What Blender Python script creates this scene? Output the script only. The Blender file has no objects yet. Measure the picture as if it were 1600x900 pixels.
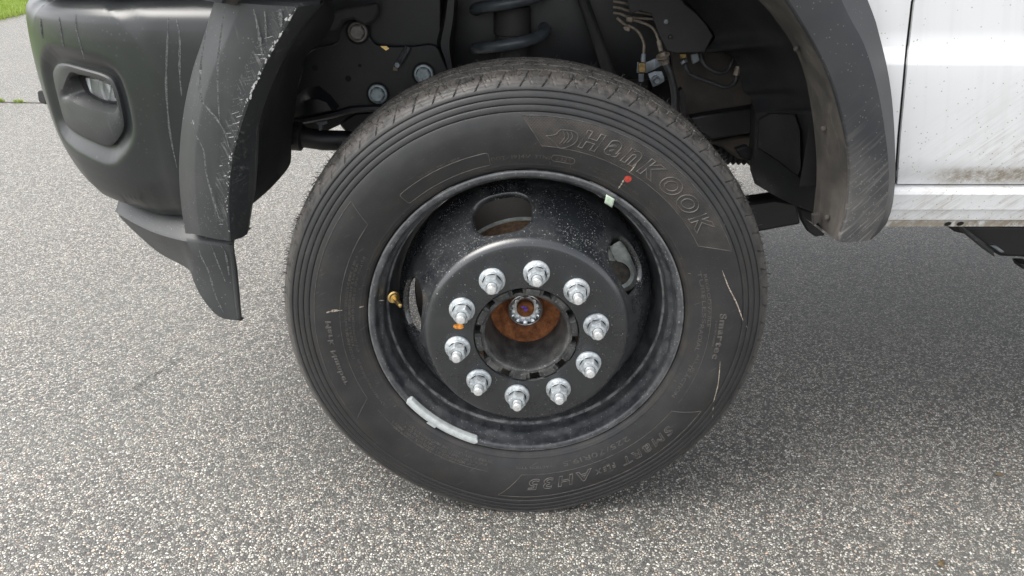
import bpy, bmesh, math, random
import numpy as np
from mathutils import Vector
from mathutils.bvhtree import BVHTree

random.seed(7)
rng = np.random.default_rng(7)
S = bpy.context.scene
COL = S.collection
PI = math.pi

# ------------------------------------------------------------------ camera
CAM = Vector((-0.023, -1.1097, 0.990))
PITCH = 0.4421
FPX = 1200.0                         # focal length in pixels of a 1600 px wide frame
cam_d = bpy.data.cameras.new('camera')
cam = bpy.data.objects.new('camera', cam_d)
COL.objects.link(cam)
cam.location = CAM
cam.rotation_euler = (PI / 2 - PITCH, 0, 0)
cam_d.sensor_width = 36.0
cam_d.lens = 36.0 * FPX / 1600.0
cam_d.clip_start = 0.02
cam_d.clip_end = 2000
S.camera = cam

# ------------------------------------------------------------------ light
SUN_EL = math.radians(60)
SUN_AZ = math.radians(-100)           # compass angle from +Y; the veiled sun stands high, ahead of the truck
w = bpy.data.worlds.new('World')
S.world = w
w.use_nodes = True
nt = w.node_tree
for n in list(nt.nodes):
    nt.nodes.remove(n)
sky = nt.nodes.new('ShaderNodeTexSky')
sky.sky_type = 'NISHITA'
sky.sun_disc = False
sky.sun_elevation = SUN_EL
sky.sun_rotation = SUN_AZ
sky.air_density = 1.0
sky.dust_density = 3.0
sky.ozone_density = 1.0
hsv = nt.nodes.new('ShaderNodeHueSaturation')
hsv.inputs['Saturation'].default_value = 0.17
bg = nt.nodes.new('ShaderNodeBackground')
bg.inputs['Strength'].default_value = 0.15
wo = nt.nodes.new('ShaderNodeOutputWorld')
nt.links.new(sky.outputs[0], hsv.inputs['Color'])
nt.links.new(hsv.outputs[0], bg.inputs['Color'])
nt.links.new(bg.outputs[0], wo.inputs['Surface'])
sun_d = bpy.data.lights.new('sun', 'SUN')
sun_d.energy = 1.15
sun_d.angle = math.radians(45)
sun_d.color = (1.0, 0.95, 0.87)
sun = bpy.data.objects.new('sun', sun_d)
COL.objects.link(sun)
sd = Vector((math.sin(SUN_AZ) * math.cos(SUN_EL), math.cos(SUN_AZ) * math.cos(SUN_EL), math.sin(SUN_EL)))
sun.rotation_euler = sd.to_track_quat('Z', 'Y').to_euler()
sun.location = (0, 0, 8)
S.view_settings.view_transform = 'Standard'
S.view_settings.look = 'None'
S.view_settings.gamma = 1.0
S.view_settings.exposure = 1.48
S.render.engine = 'CYCLES'
S.cycles.max_bounces = 8

# ------------------------------------------------------------------ calibration of the place from the photograph
_ct, _st = math.cos(PITCH), math.sin(PITCH)
FWD = Vector((0, _ct, -_st)); UPV = Vector((0, _st, _ct)); RGT = Vector((1, 0, 0))
HUB = Vector((0, 0, 0.394))

def ray(px, py):
    return FWD + RGT * ((px - 800.0) / FPX) + UPV * ((450.0 - py) / FPX)

def at(px, py, Y=0.0):
    d = ray(px, py)
    return CAM + d * ((Y - CAM.y) / d.y)

def atz(px, py, Z=0.0):
    d = ray(px, py)
    return CAM + d * ((Z - CAM.z) / d.z)

def pol(px, py, Y=0.0):
    p = at(px, py, Y)
    return math.hypot(p.x, p.z - HUB.z), math.atan2(p.z - HUB.z, p.x)

# ------------------------------------------------------------------ material helpers
class NB:
    def __init__(s, name):
        s.m = bpy.data.materials.new(name)
        s.m.use_nodes = True
        s.t = s.m.node_tree
        s.p = s.t.nodes['Principled BSDF']
        s.out = s.t.nodes['Material Output']
        s.tc = s.t.nodes.new('ShaderNodeTexCoord').outputs['Object']
    def n(s, typ, **kw):
        o = s.t.nodes.new('ShaderNode' + typ)
        for k, v in kw.items():
            if k in o.inputs:
                s.put(o.inputs[k], v)
            else:
                setattr(o, k, v)
        return o
    def put(s, sock, v):
        if isinstance(v, bpy.types.NodeSocket):
            s.t.links.new(v, sock)
        else:
            sock.default_value = v
    def math(s, op, a, b=0.0, clamp=False):
        o = s.t.nodes.new('ShaderNodeMath'); o.operation = op; o.use_clamp = clamp
        s.put(o.inputs[0], a); s.put(o.inputs[1], b)
        return o.outputs[0]
    def noise(s, scale, vec=None, detail=3.0, rough=0.55, dist=0.0):
        o = s.n('TexNoise', Scale=scale, Detail=detail, Roughness=rough, Distortion=dist)
        s.put(o.inputs['Vector'], vec if vec is not None else s.tc)
        return o.outputs['Fac']
    def voro(s, scale, vec=None, feature='F1', out='Distance', rand=1.0):
        o = s.n('TexVoronoi'); o.feature = feature
        o.inputs['Scale'].default_value = scale
        o.inputs['Randomness'].default_value = rand
        s.put(o.inputs['Vector'], vec if vec is not None else s.tc)
        return o.outputs[out]
    def mapping(s, scale=(1, 1, 1), rot=(0, 0, 0), loc=(0, 0, 0), vec=None):
        if any(rot):
            r_ = s.t.nodes.new('ShaderNodeMapping')
            s.put(r_.inputs['Vector'], vec if vec is not None else s.tc)
            r_.inputs['Rotation'].default_value = rot
            vec, rot = r_.outputs[0], (0, 0, 0)
        o = s.t.nodes.new('ShaderNodeMapping')
        s.put(o.inputs['Vector'], vec if vec is not None else s.tc)
        o.inputs['Scale'].default_value = scale; o.inputs['Rotation'].default_value = rot
        o.inputs['Location'].default_value = loc
        return o.outputs[0]
    def ramp(s, fac, stops, interp='LINEAR'):
        o = s.t.nodes.new('ShaderNodeValToRGB')
        o.color_ramp.interpolation = interp
        e = o.color_ramp.elements
        while len(e) < len(stops):
            e.new(0.5)
        for i, (p, c) in enumerate(stops):
            e[i].position = p
            e[i].color = c if len(c) == 4 else (*c, 1)
        s.put(o.inputs['Fac'], fac)
        return o.outputs['Color']
    def rng(s, v, a, b, c=0.0, d=1.0, smooth=True):
        o = s.t.nodes.new('ShaderNodeMapRange')
        o.interpolation_type = 'SMOOTHSTEP' if smooth else 'LINEAR'
        s.put(o.inputs['Value'], v)
        for k, x in zip(('From Min', 'From Max', 'To Min', 'To Max'), (a, b, c, d)):
            s.put(o.inputs[k], x)
        return o.outputs[0]
    def mix(s, fac, a, b, blend='MIX'):
        o = s.t.nodes.new('ShaderNodeMix'); o.data_type = 'RGBA'; o.blend_type = blend
        s.put(o.inputs['Factor'], fac)
        ca = [x for x in o.inputs if x.name == 'A' and x.type == 'RGBA'][0]
        cb = [x for x in o.inputs if x.name == 'B' and x.type == 'RGBA'][0]
        for k, v in ((ca, a), (cb, b)):
            if isinstance(v, tuple):
                v = (*v, 1) if len(v) == 3 else v
            s.put(k, v)
        return [x for x in o.outputs if x.type == 'RGBA'][0]
    def xyz(s, vec=None):
        o = s.t.nodes.new('ShaderNodeSeparateXYZ')
        s.put(o.inputs[0], vec if vec is not None else s.tc)
        return o.outputs
    def bump(s, h, strength=0.3, dist=0.001, prev=None):
        o = s.t.nodes.new('ShaderNodeBump')
        o.inputs['Strength'].default_value = strength; o.inputs['Distance'].default_value = dist
        s.put(o.inputs['Height'], h)
        if prev is not None:
            s.t.links.new(prev, o.inputs['Normal'])
        s.t.links.new(o.outputs[0], s.p.inputs['Normal'])
        return o.outputs[0]
    def set(s, **kw):
        for k, v in kw.items():
            k = k.replace('_', ' ')
            if isinstance(v, tuple) and len(v) == 3:
                v = (*v, 1)
            s.put(s.p.inputs[k], v)
        return s

def plain(name, col, rough=0.6, metal=0.0, nscale=60.0, var=0.25, bump=0.15, spec=0.5):
    b = NB(name)
    f = b.noise(nscale, detail=4)
    c = b.mix(b.rng(f, 0.3, 0.7), tuple(x * (1 - var) for x in col), tuple(x * (1 + var) for x in col))
    b.set(Base_Color=c, Roughness=rough, Metallic=metal, Specular_IOR_Level=spec)
    if bump:
        b.bump(b.noise(nscale * 4, detail=2), bump, 0.0008)
    return b.m

def dusty(name, col, dust, rough=0.55, amount=0.35, speck=0.6, speck_scale=260.0, big=5.0, spec=0.5, streak=None, bump=0.12, metal=0.0, dense=False):
    """painted or moulded black part with a film of dust, fine dots and optional runs"""
    b = NB(name)
    film = b.math('MULTIPLY', b.rng(b.noise(big, detail=5, rough=0.6), 0.35, 0.75), amount)
    vd = b.voro(speck_scale)
    vc = b.xyz(b.voro(speck_scale, out='Color'))[0]
    cl = b.rng(b.noise(big * 2.2, detail=2), 0.42, 0.68) if not dense else b.rng(b.noise(big * 2.2, detail=3), 0.30, 0.60)
    dot = b.math('MULTIPLY', b.rng(vd, 0.12, 0.3, 1, 0), b.math('GREATER_THAN', vc, 0.62))
    vd2 = b.voro(speck_scale * 0.33)
    vc2 = b.xyz(b.voro(speck_scale * 0.33, out='Color'))[1]
    dot2 = b.math('MULTIPLY', b.rng(vd2, 0.05, 0.16, 1, 0), b.math('GREATER_THAN', vc2, 0.8))
    dots = b.math('MULTIPLY', b.math('ADD', b.math('MULTIPLY', dot, cl), dot2), speck)
    fac = b.math('ADD', film, dots, True)
    if streak:
        sc, rot, amt, thr = streak
        v = b.mapping(scale=sc, rot=rot)
        st = b.math('MULTIPLY', b.rng(b.noise(1.0, vec=v, detail=4, rough=0.6), thr, thr + 0.13), amt)
        fac = b.math('ADD', fac, st, True)
    c = b.mix(fac, col, dust)
    b.set(Base_Color=c, Roughness=b.math('ADD', rough, b.math('MULTIPLY', fac, 0.35), True), Specular_IOR_Level=spec, Metallic=metal)
    if bump:
        b.bump(b.noise(900, detail=2), bump, 0.0004)
    return b.m

M = {}
# asphalt: exposed aggregate in dark binder
b = NB('asphalt')
wv = b.mapping(scale=(1, 1, 1))
warp = b.n('VectorMath', operation='ADD')
nz = b.n('TexNoise', Scale=170.0, Detail=2.0); b.put(nz.inputs['Vector'], wv)
sc_ = b.n('VectorMath', operation='SCALE'); b.put(sc_.inputs[0], nz.outputs['Color']); sc_.inputs['Scale'].default_value = 0.006
b.put(warp.inputs[0], wv); b.put(warp.inputs[1], sc_.outputs[0])
V = warp.outputs[0]
vo = b.xyz(b.voro(205, V, out='Color'))
e1 = b.voro(205, V, 'DISTANCE_TO_EDGE')
d1 = b.voro(205, V)
stone = b.ramp(vo[0], [(0.0, (0.050, 0.049, 0.047)), (0.16, (0.11, 0.107, 0.100)), (0.32, (0.31, 0.297, 0.268)), (0.55, (0.48, 0.458, 0.408)),
                        (0.74, (0.58, 0.556, 0.495)), (0.81, (0.55, 0.40, 0.295)), (0.87, (0.65, 0.625, 0.56)), (1.0, (0.76, 0.735, 0.67))])
stone = b.mix(b.rng(b.noise(520, V, 3), 0.4, 0.75, 0, 0.35), stone, (0.14, 0.14, 0.14))
prof = b.rng(vo[1], 0.0, 0.6, 0.25, 1.0)
gap = b.math('MULTIPLY', b.rng(e1, 0.06, 0.20), prof)
low = b.noise(2.1, detail=5, rough=0.65)
binder = b.mix(low, (0.045, 0.044, 0.042), (0.080, 0.076, 0.069))
col = b.mix(gap, binder, stone)
col = b.mix(b.rng(low, 0.35, 0.7, 0.0, 0.12), col, (0.19, 0.18, 0.16))
col = b.mix(b.rng(b.noise(0.9, detail=6, rough=0.7), 0.45, 0.72, 0.0, 0.22), col, (0.10, 0.115, 0.108))
stn = b.math('MULTIPLY', b.rng(b.noise(6.0, detail=4), 0.66, 0.8), 0.30)
col = b.mix(stn, col, (0.17, 0.125, 0.07))
b.set(Base_Color=col, Roughness=0.52, Specular_IOR_Level=0.5)
hgt = b.math('ADD', b.math('MULTIPLY', gap, b.rng(d1, 0.0, 0.7, 1.0, 0.45)), b.math('MULTIPLY', b.noise(600, V, 2), 0.2))
b.bump(hgt, 0.8, 0.003)
M['asphalt'] = b.m

M['soil'] = plain('lawn_soil', (0.10, 0.16, 0.035), 0.9, nscale=14, var=0.4)
b = NB('grass_blade')
rn = b.n('ObjectInfo')
f = b.noise(3.0, detail=4); f2 = b.noise(60.0, detail=1)
c = b.ramp(b.math('ADD', b.math('MULTIPLY', f, 0.5), b.math('MULTIPLY', f2, 0.5)), [(0.25, (0.12, 0.20, 0.03)), (0.5, (0.26, 0.36, 0.06)), (0.72, (0.48, 0.50, 0.16))])
b.set(Base_Color=c, Roughness=0.55, Subsurface_Weight=0.0)
tr = b.n('BsdfTranslucent'); b.put(tr.inputs['Color'], c)
ms = b.n('MixShader'); ms.inputs[0].default_value = 0.35
b.t.links.new(b.p.outputs[0], ms.inputs[1]); b.t.links.new(tr.outputs[0], ms.inputs[2]); b.t.links.new(ms.outputs[0], b.out.inputs[0])
M['grass'] = b.m

# rubber
b = NB('tyre_rubber')
x, y, z = b.xyz()
zr = b.math('SUBTRACT', z, HUB.z)
rr = b.math('SQRT', b.math('ADD', b.math('MULTIPLY', x, x), b.math('MULTIPLY', zr, zr)))
film = b.rng(b.noise(9.0, detail=6, rough=0.65), 0.35, 0.75)
brown = b.math('MULTIPLY', b.rng(rr, 0.258, 0.285, 0.9, 0.25), b.rng(b.noise(24.0, detail=4), 0.35, 0.7))
should = b.math('MULTIPLY', b.rng(rr, 0.380, 0.396), b.rng(b.noise(55.0, detail=4), 0.25, 0.6))
c = b.mix(b.math('MULTIPLY', film, 0.5), (0.0165, 0.0170, 0.0185), (0.039, 0.0395, 0.0405))
c = b.mix(b.math('MULTIPLY', brown, 0.42), c, (0.080, 0.066, 0.053))
c = b.mix(b.math('MULTIPLY', should, 0.65), c, (0.125, 0.115, 0.105))
crown = b.math('MULTIPLY', b.rng(rr, 0.3965, 0.3985), b.rng(b.noise(160.0, detail=4, rough=0.7), 0.40, 0.62))
c = b.mix(b.math('MULTIPLY', crown, 0.35), c, (0.13, 0.12, 0.105))
vd = b.voro(420); vc = b.xyz(b.voro(420, out='Color'))[0]
dots = b.math('MULTIPLY', b.rng(vd, 0.1, 0.25, 1, 0), b.math('GREATER_THAN', vc, 0.86))
c = b.mix(b.math('MULTIPLY', dots, 0.35), c, (0.20, 0.18, 0.16))
# fine scuffs
scf = b.rng(b.noise(1.0, vec=b.mapping(scale=(30, 30, 260), rot=(0, 0.6, 0)), detail=4), 0.64, 0.74)
c = b.mix(b.math('MULTIPLY', scf, 0.22), c, (0.17, 0.16, 0.15))
b.set(Base_Color=c, Roughness=b.math('ADD', 0.41, b.math('MULTIPLY', film, 0.16)), Specular_IOR_Level=0.5)
b.bump(b.math('ADD', b.noise(700, detail=3), b.math('MULTIPLY', b.noise(40, detail=3), 0.8)), 0.18, 0.0008)
M['rubber'] = b.m
M['letter'] = plain('lettering_rubber', (0.070, 0.064, 0.059), 0.6, nscale=80, var=0.35, bump=0.1)
b = NB('knurled_rubber')
v = b.mapping(scale=(1, 1, 1))
chk = b.n('TexWave', Scale=95.0, Distortion=0.4); b.put(chk.inputs['Vector'], b.mapping(rot=(0, 0.8, 0)))
chk2 = b.n('TexWave', Scale=95.0, Distortion=0.4); b.put(chk2.inputs['Vector'], b.mapping(rot=(0, -0.8, 0)))
h = b.math('MULTIPLY', chk.outputs['Fac'], chk2.outputs['Fac'])
c = b.mix(b.rng(b.noise(25, detail=5), 0.3, 0.7), (0.026, 0.025, 0.025), (0.056, 0.050, 0.045))
b.set(Base_Color=c, Roughness=0.72, Specular_IOR_Level=0.35); b.bump(h, 0.5, 0.0006)
M['knurl'] = b.m
M['whisker'] = plain('whisker_rubber', (0.02, 0.02, 0.02), 0.6, bump=0)
M['scuff'] = plain('scuff_chalk', (0.33, 0.285, 0.235), 0.9, nscale=500, var=0.6)
M['red'] = plain('red_paint_dot', (0.42, 0.045, 0.03), 0.6, nscale=200, var=0.3)
b = NB('black_wheel_enamel')
x, y, z = b.xyz()
zr = b.math('SUBTRACT', z, HUB.z)
rr = b.math('SQRT', b.math('ADD', b.math('MULTIPLY', x, x), b.math('MULTIPLY', zr, zr)))
cone = b.rng(rr, 0.160, 0.172)
upr = b.rng(zr, -0.16, 0.12, 0.35, 1.0)
clus = b.rng(b.noise(11, detail=4, rough=0.7), 0.30, 0.62)
thr = b.math('SUBTRACT', 0.975, b.math('MULTIPLY', b.math('MULTIPLY', cone, upr), b.math('MULTIPLY', clus, 0.62)))
def spk(sc_, lo, hi):
    vd = b.voro(sc_); vc = b.xyz(b.voro(sc_, out='Color'))
    return b.math('MULTIPLY', b.rng(vd, lo, hi, 1, 0), b.math('MULTIPLY', b.math('GREATER_THAN', vc[0], thr), b.rng(vc[1], 0, 1, .25, 1)))
dots = b.math('ADD', spk(250, .10, .3), b.math('MULTIPLY', spk(480, .14, .38), .8), True)
film = b.math('MULTIPLY', b.rng(b.noise(8, detail=6, rough=0.65), 0.4, 0.75), b.math('ADD', 0.03, b.math('MULTIPLY', cone, 0.07)))
fac = b.math('ADD', film, b.math('MULTIPLY', dots, 0.85), True)
b.set(Base_Color=b.mix(fac, (0.0125, 0.0145, 0.0175), (0.40, 0.40, 0.385)), Roughness=b.math('ADD', 0.27, b.math('MULTIPLY', fac, 0.5)), Specular_IOR_Level=0.7, Coat_Weight=0.4, Coat_Roughness=0.2)
b.bump(b.math('ADD', b.noise(900, detail=2), b.math('MULTIPLY', b.noise(60, detail=2), .5)), 0.10, 0.0005)
M['disc'] = b.m
b = NB('black_rim_enamel')
x, y, z = b.xyz()
zr = b.math('SUBTRACT', z, HUB.z)
rr = b.math('SQRT', b.math('ADD', b.math('MULTIPLY', x, x), b.math('MULTIPLY', zr, zr)))
wear = b.math('MULTIPLY', b.math('MULTIPLY', b.rng(rr, 0.2565, 0.2590), b.rng(y, 0.0165, 0.0145)), b.rng(b.noise(45, detail=5, rough=0.7), 0.3, 0.55))
film = b.rng(b.noise(38, detail=6, rough=0.75), 0.30, 0.75)
ridge = b.math('MULTIPLY', b.math('MULTIPLY', b.rng(rr, 0.2335, 0.2345), b.rng(rr, 0.2365, 0.2375, 1, 0)), b.rng(b.noise(60, detail=4), 0.35, 0.6))
vd = b.voro(240); vc = b.xyz(b.voro(240, out='Color'))[0]
dots = b.math('MULTIPLY', b.rng(vd, 0.12, 0.3, 1, 0), b.math('GREATER_THAN', vc, 0.70))
fac = b.math('ADD', b.math('ADD', b.math('MULTIPLY', wear, 0.28), b.math('MULTIPLY', film, 0.26)), b.math('ADD', b.math('MULTIPLY', ridge, 0.5), b.math('MULTIPLY', dots, 0.6)), True)
b.set(Base_Color=b.mix(fac, (0.025, 0.0285, 0.034), (0.36, 0.36, 0.36)), Roughness=b.math('ADD', 0.28, b.math('MULTIPLY', fac, 0.4)), Specular_IOR_Level=0.65)
b.bump(b.noise(700, detail=2), 0.12, 0.0004)
M['rim'] = b.m
M['hub'] = dusty('dusty_cast_hub', (0.026, 0.027, 0.028), (0.30, 0.29, 0.27), 0.5, 0.22, 0.9, 420, 40.0, dense=True)
# galvanised steel
b = NB('galvanised_steel')
oi = b.n('ObjectInfo'); ov = b.n('VectorMath', operation='ADD'); b.put(ov.inputs[0], b.tc); b.put(ov.inputs[1], oi.outputs['Location'])
c = b.ramp(b.noise(130, vec=ov.outputs[0], detail=5, rough=0.7, dist=1.2), [(0.3, (0.26, 0.29, 0.31)), (0.5, (0.42, 0.455, 0.475)), (0.68, (0.66, 0.68, 0.69))])
b.set(Base_Color=c, Metallic=0.55, Roughness=b.rng(b.noise(200, detail=3), 0.3, 0.7, 0.42, 0.62)); b.bump(b.noise(500, detail=3), 0.2, 0.0006)
grime = b.math('MULTIPLY', b.rng(b.noise(60, vec=ov.outputs[0], detail=5, rough=0.7), 0.5, 0.72), 0.5)
b.put(b.p.inputs['Base Color'], b.mix(grime, c, (0.13, 0.115, 0.10)))
M['galv'] = b.m
M['stud'] = plain('bright_stud', (0.80, 0.82, 0.83), 0.32, 0.75, nscale=300, var=0.12)
M['nutsteel'] = plain('machined_steel', (0.55, 0.57, 0.58), 0.28, 1.0, nscale=160, var=0.2)
b = NB('rusty_steel')
c = b.ramp(b.noise(85, detail=6, rough=0.7), [(0.25, (0.06, 0.022, 0.010)), (0.45, (0.16, 0.058, 0.022)), (0.62, (0.27, 0.105, 0.038)), (0.8, (0.42, 0.20, 0.085))])
b.set(Base_Color=c, Roughness=0.8, Specular_IOR_Level=0.3); b.bump(b.noise(350, detail=4), 0.5, 0.0012)
M['rust'] = b.m
M['orange_rust'] = plain('orange_rust', (0.55, 0.21, 0.03), 0.8, nscale=220, var=0.5)
M['purple'] = plain('purple_paint', (0.17, 0.08, 0.62), 0.5, nscale=200, var=0.2)
b = NB('brake_rotor')
x, y, z = b.xyz()
zr = b.math('SUBTRACT', z, HUB.z)
rr = b.math('SQRT', b.math('ADD', b.math('MULTIPLY', x, x), b.math('MULTIPLY', zr, zr)))
cmb = b.n('CombineXYZ'); b.put(cmb.inputs[0], b.math('MULTIPLY', rr, 900.0))
g = b.noise(1.0, vec=cmb.outputs[0], detail=3)
b.set(Base_Color=b.mix(g, (0.16, 0.145, 0.13), (0.28, 0.26, 0.24)), Metallic=0.8, Roughness=0.42)
M['rotor'] = b.m
M['hat'] = plain('rotor_hat_rust', (0.21, 0.135, 0.085), 0.85, nscale=120, var=0.4, bump=0.4)
M['zinc'] = plain('zinc_plated_steel', (0.62, 0.67, 0.64), 0.5, 0.35, nscale=90, var=0.2)
M['casting'] = plain('brown_iron_casting', (0.17, 0.15, 0.13), 0.75, nscale=120, var=0.3, bump=0.4)
M['brass'] = plain('brass', (0.72, 0.52, 0.22), 0.30, 1.0, nscale=200, var=0.15)
M['weight'] = plain('zinc_weight', (0.60, 0.635, 0.64), 0.5, 0.35, nscale=90, var=0.12)
M['sticker'] = plain('pale_green_sticker', (0.66, 0.80, 0.64), 0.6, nscale=200, var=0.06, bump=0)
M['ink'] = plain('grey_print', (0.22, 0.30, 0.25), 0.6, bump=0)

# body
M['bumper'] = dusty('satin_black_bumper', (0.0115, 0.0135, 0.0148), (0.26, 0.26, 0.255), 0.29, 0.05, 0.10, 150, 4.0, spec=0.5,
                    streak=((26, 26, 0.9), (0, 0, 0), 0.16, 0.665), bump=0.03)
M['trim'] = dusty('grey_moulded_plastic', (0.027, 0.029, 0.031), (0.30, 0.29, 0.275), 0.46, 0.07, 0.40, 330, 6.0,
                  streak=((42, 42, 2.4), (0, 0.12, 0), 0.30, 0.64))
b = NB('scuffed_moulded_plastic')
fine = b.noise(1.0, vec=b.mapping(scale=(40, 40, 300), rot=(0, 0.25, 0)), detail=5, rough=0.75)
lng = b.noise(1.0, vec=b.mapping(scale=(260, 60, 22), rot=(0, 0.35, 0)), detail=5, rough=0.7)
big_ = b.rng(b.noise(17, detail=5, rough=0.7), 0.38, 0.66)
fac = b.math('MULTIPLY', b.math('ADD', b.rng(fine, 0.55, 0.72), b.math('MULTIPLY', b.rng(lng, 0.5, 0.7), 0.8), True), b.math('MULTIPLY', big_, 0.62))
vd = b.voro(330); vc = b.xyz(b.voro(330, out='Color'))[0]
fac = b.math('ADD', fac, b.math('MULTIPLY', b.math('MULTIPLY', b.rng(vd, 0.12, 0.3, 1, 0), b.math('GREATER_THAN', vc, 0.75)), 0.35), True)
b.set(Base_Color=b.mix(fac, (0.027, 0.029, 0.031), (0.30, 0.295, 0.285)), Roughness=b.math('ADD', 0.48, b.math('MULTIPLY', fac, 0.4)))
b.bump(fine, 0.2, 0.0006)
M['scuffed'] = b.m
b = NB('dusty_flare_plastic')
x, y, z = b.xyz()
lowm = b.rng(z, 0.52, 0.80, 1.0, 0.0)
st = b.rng(b.noise(1.0, vec=b.mapping(scale=(16, 40, 230), rot=(0, 0.85, 0)), detail=4), 0.5, 0.68)
film = b.rng(b.noise(9, detail=5), 0.3, 0.75)
vd = b.voro(240); vc = b.xyz(b.voro(240, out='Color'))[0]
dots = b.math('MULTIPLY', b.rng(vd, 0.12, 0.28, 1, 0), b.math('GREATER_THAN', vc, b.rng(z, 0.55, 0.9, 0.55, 0.86)))
fac = b.math('ADD', b.math('MULTIPLY', b.math('MULTIPLY', st, lowm), 0.45), b.math('ADD', b.math('MULTIPLY', film, b.math('ADD', 0.06, b.math('MULTIPLY', lowm, 0.4))), b.math('MULTIPLY', dots, 0.4)), True)
b.set(Base_Color=b.mix(fac, (0.0195, 0.0215, 0.0255), (0.25, 0.235, 0.215)), Roughness=b.math('ADD', 0.48, b.math('MULTIPLY', fac, 0.4)), Specular_IOR_Level=0.5)
b.bump(b.noise(900, detail=2), 0.12, 0.0004)
M['flare'] = b.m
M['lip'] = dusty('dirty_flare_lip', (0.034, 0.031, 0.0285), (0.115, 0.102, 0.088), 0.8, 0.65, 0.3, 300, 14.0,
                 streak=((70, 70, 5), (0, 0, 0), 0.35, 0.55))
M['scrape'] = plain('scraped_plastic', (0.36, 0.36, 0.35), 0.9, nscale=400, var=0.35)
M['run'] = plain('dried_water_run', (0.125, 0.128, 0.128), 0.85, nscale=420, var=0.6)
b = NB('white_paint_dirty')
x, y, z = b.xyz()
base = b.mix(b.rng(b.noise(1.0, vec=b.mapping(scale=(60, 60, 2.2), rot=(0, 0.18, 0)), detail=4), 0.45, 0.75, 0, 0.22), (0.665, 0.675, 0.685), (0.52, 0.51, 0.50))
# spray of mud thrown up behind the wheel
dd = b.math('ADD', b.math('MULTIPLY', x, 1.0), b.math('MULTIPLY', z, -1.35))
spray = b.rng(dd, -0.42, 0.10, 0.0, 1.0)
stk = b.rng(b.noise(1.0, vec=b.mapping(scale=(11, 30, 170), rot=(0, 0.72, 0)), detail=6, rough=0.75), 0.42, 0.64)
mud = b.math('MULTIPLY', b.math('MULTIPLY', b.math('MULTIPLY', stk, b.rng(b.noise(9, detail=4), .28, .55)), spray), 0.8)
band = b.math('MULTIPLY', b.math('MULTIPLY', b.rng(z, 0.605, 0.622), b.rng(z, 0.634, 0.648, 1, 0)), b.rng(x, 0.62, 0.70))
band = b.math('MULTIPLY', band, b.rng(b.noise(110, detail=6, rough=0.75), 0.22, 0.62))
foot = b.math('MULTIPLY', b.rng(z, 0.545, 0.560, 1, 0), b.rng(b.noise(55, detail=5, rough=0.7), 0.3, 0.55))
sill = b.math('MULTIPLY', b.math('MULTIPLY', b.rng(z, 0.600, 0.585), b.rng(b.noise(1.0, vec=b.mapping(scale=(40, 30, 90), rot=(0, 0.9, 0)), detail=6, rough=0.75), 0.5, 0.75)), 0.35)
vd = b.voro(200); vc = b.xyz(b.voro(200, out='Color'))[0]
dots = b.math('MULTIPLY', b.rng(vd, 0.14, 0.26, 1, 0), b.math('GREATER_THAN', vc, b.rng(dd, -0.6, 0.2, 0.90, 0.62)))
fac = b.math('ADD', b.math('ADD', mud, b.math('MULTIPLY', band, 0.9)), b.math('ADD', b.math('MULTIPLY', foot, 0.9), b.math('ADD', sill, b.math('MULTIPLY', dots, 0.7))), True)
dirtc = b.mix(b.noise(40, detail=3), (0.20, 0.165, 0.12), (0.33, 0.29, 0.235))
b.set(Base_Color=b.mix(fac, base, dirtc), Roughness=b.math('ADD', 0.28, b.math('MULTIPLY', fac, 0.5)), Coat_Weight=0.3, Coat_Roughness=0.08)
b.bump(fac, 0.25, 0.0006)
M['white'] = b.m
M['liner'] = dusty('black_liner_plastic', (0.0048, 0.0052, 0.0066), (0.12, 0.115, 0.11), 0.65, 0.10, 0.45, 330, 9.0, spec=0.35)
M['chassis'] = dusty('black_chassis_paint', (0.0052, 0.0058, 0.0078), (0.10, 0.09, 0.085), 0.42, 0.12, 0.3, 300, 8.0, spec=0.45)
M['plate'] = dusty('inner_fender_sheet', (0.022, 0.022, 0.024), (0.11, 0.10, 0.09), 0.6, 0.2, 0.2, 300, 8.0, spec=0.35)
M['brownplate'] = dusty('dusty_frame_steel', (0.045, 0.040, 0.036), (0.15, 0.125, 0.105), 0.7, 0.5, 0.2, 300, 10.0, spec=0.35)
M['spring'] = plain('spring_enamel', (0.060, 0.070, 0.080), 0.36, 0.0, nscale=40, var=0.25)
M['bolt'] = plain('blue_grey_bolt', (0.30, 0.35, 0.38), 0.5, 0.4, nscale=150, var=0.2)
M['line'] = plain('dusty_brake_line', (0.22, 0.185, 0.15), 0.6, 0.3, nscale=90, var=0.3)
M['hose'] = plain('black_hose', (0.035, 0.036, 0.038), 0.5, nscale=90, var=0.3)
M['bracket'] = plain('plated_bracket', (0.20, 0.225, 0.245), 0.5, 0.5, nscale=70, var=0.25)
M['gold'] = plain('yellow_zinc', (0.26, 0.185, 0.075), 0.45, 0.6, nscale=100, var=0.3)
M['black'] = plain('black_void', (0.004, 0.004, 0.004), 0.9, bump=0)
b = NB('lamp_lens'); b.set(Base_Color=(0.92, 0.94, 0.95), Roughness=0.05, Transmission_Weight=0.9, IOR=1.3); M['lens'] = b.m
M['chrome'] = plain('lamp_reflector', (0.85, 0.86, 0.87), 0.38, 0.7, nscale=20, var=0.06, bump=0)
b = NB('window_glass'); b.set(Base_Color=(0.03, 0.035, 0.04), Roughness=0.05); M['glass'] = b.m
M['leaf'] = plain('dead_leaf', (0.12, 0.085, 0.045), 0.85, nscale=250, var=0.4)
M['joint'] = plain('joint_dirt', (0.06, 0.056, 0.048), 0.95, nscale=90, var=0.4)

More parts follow.
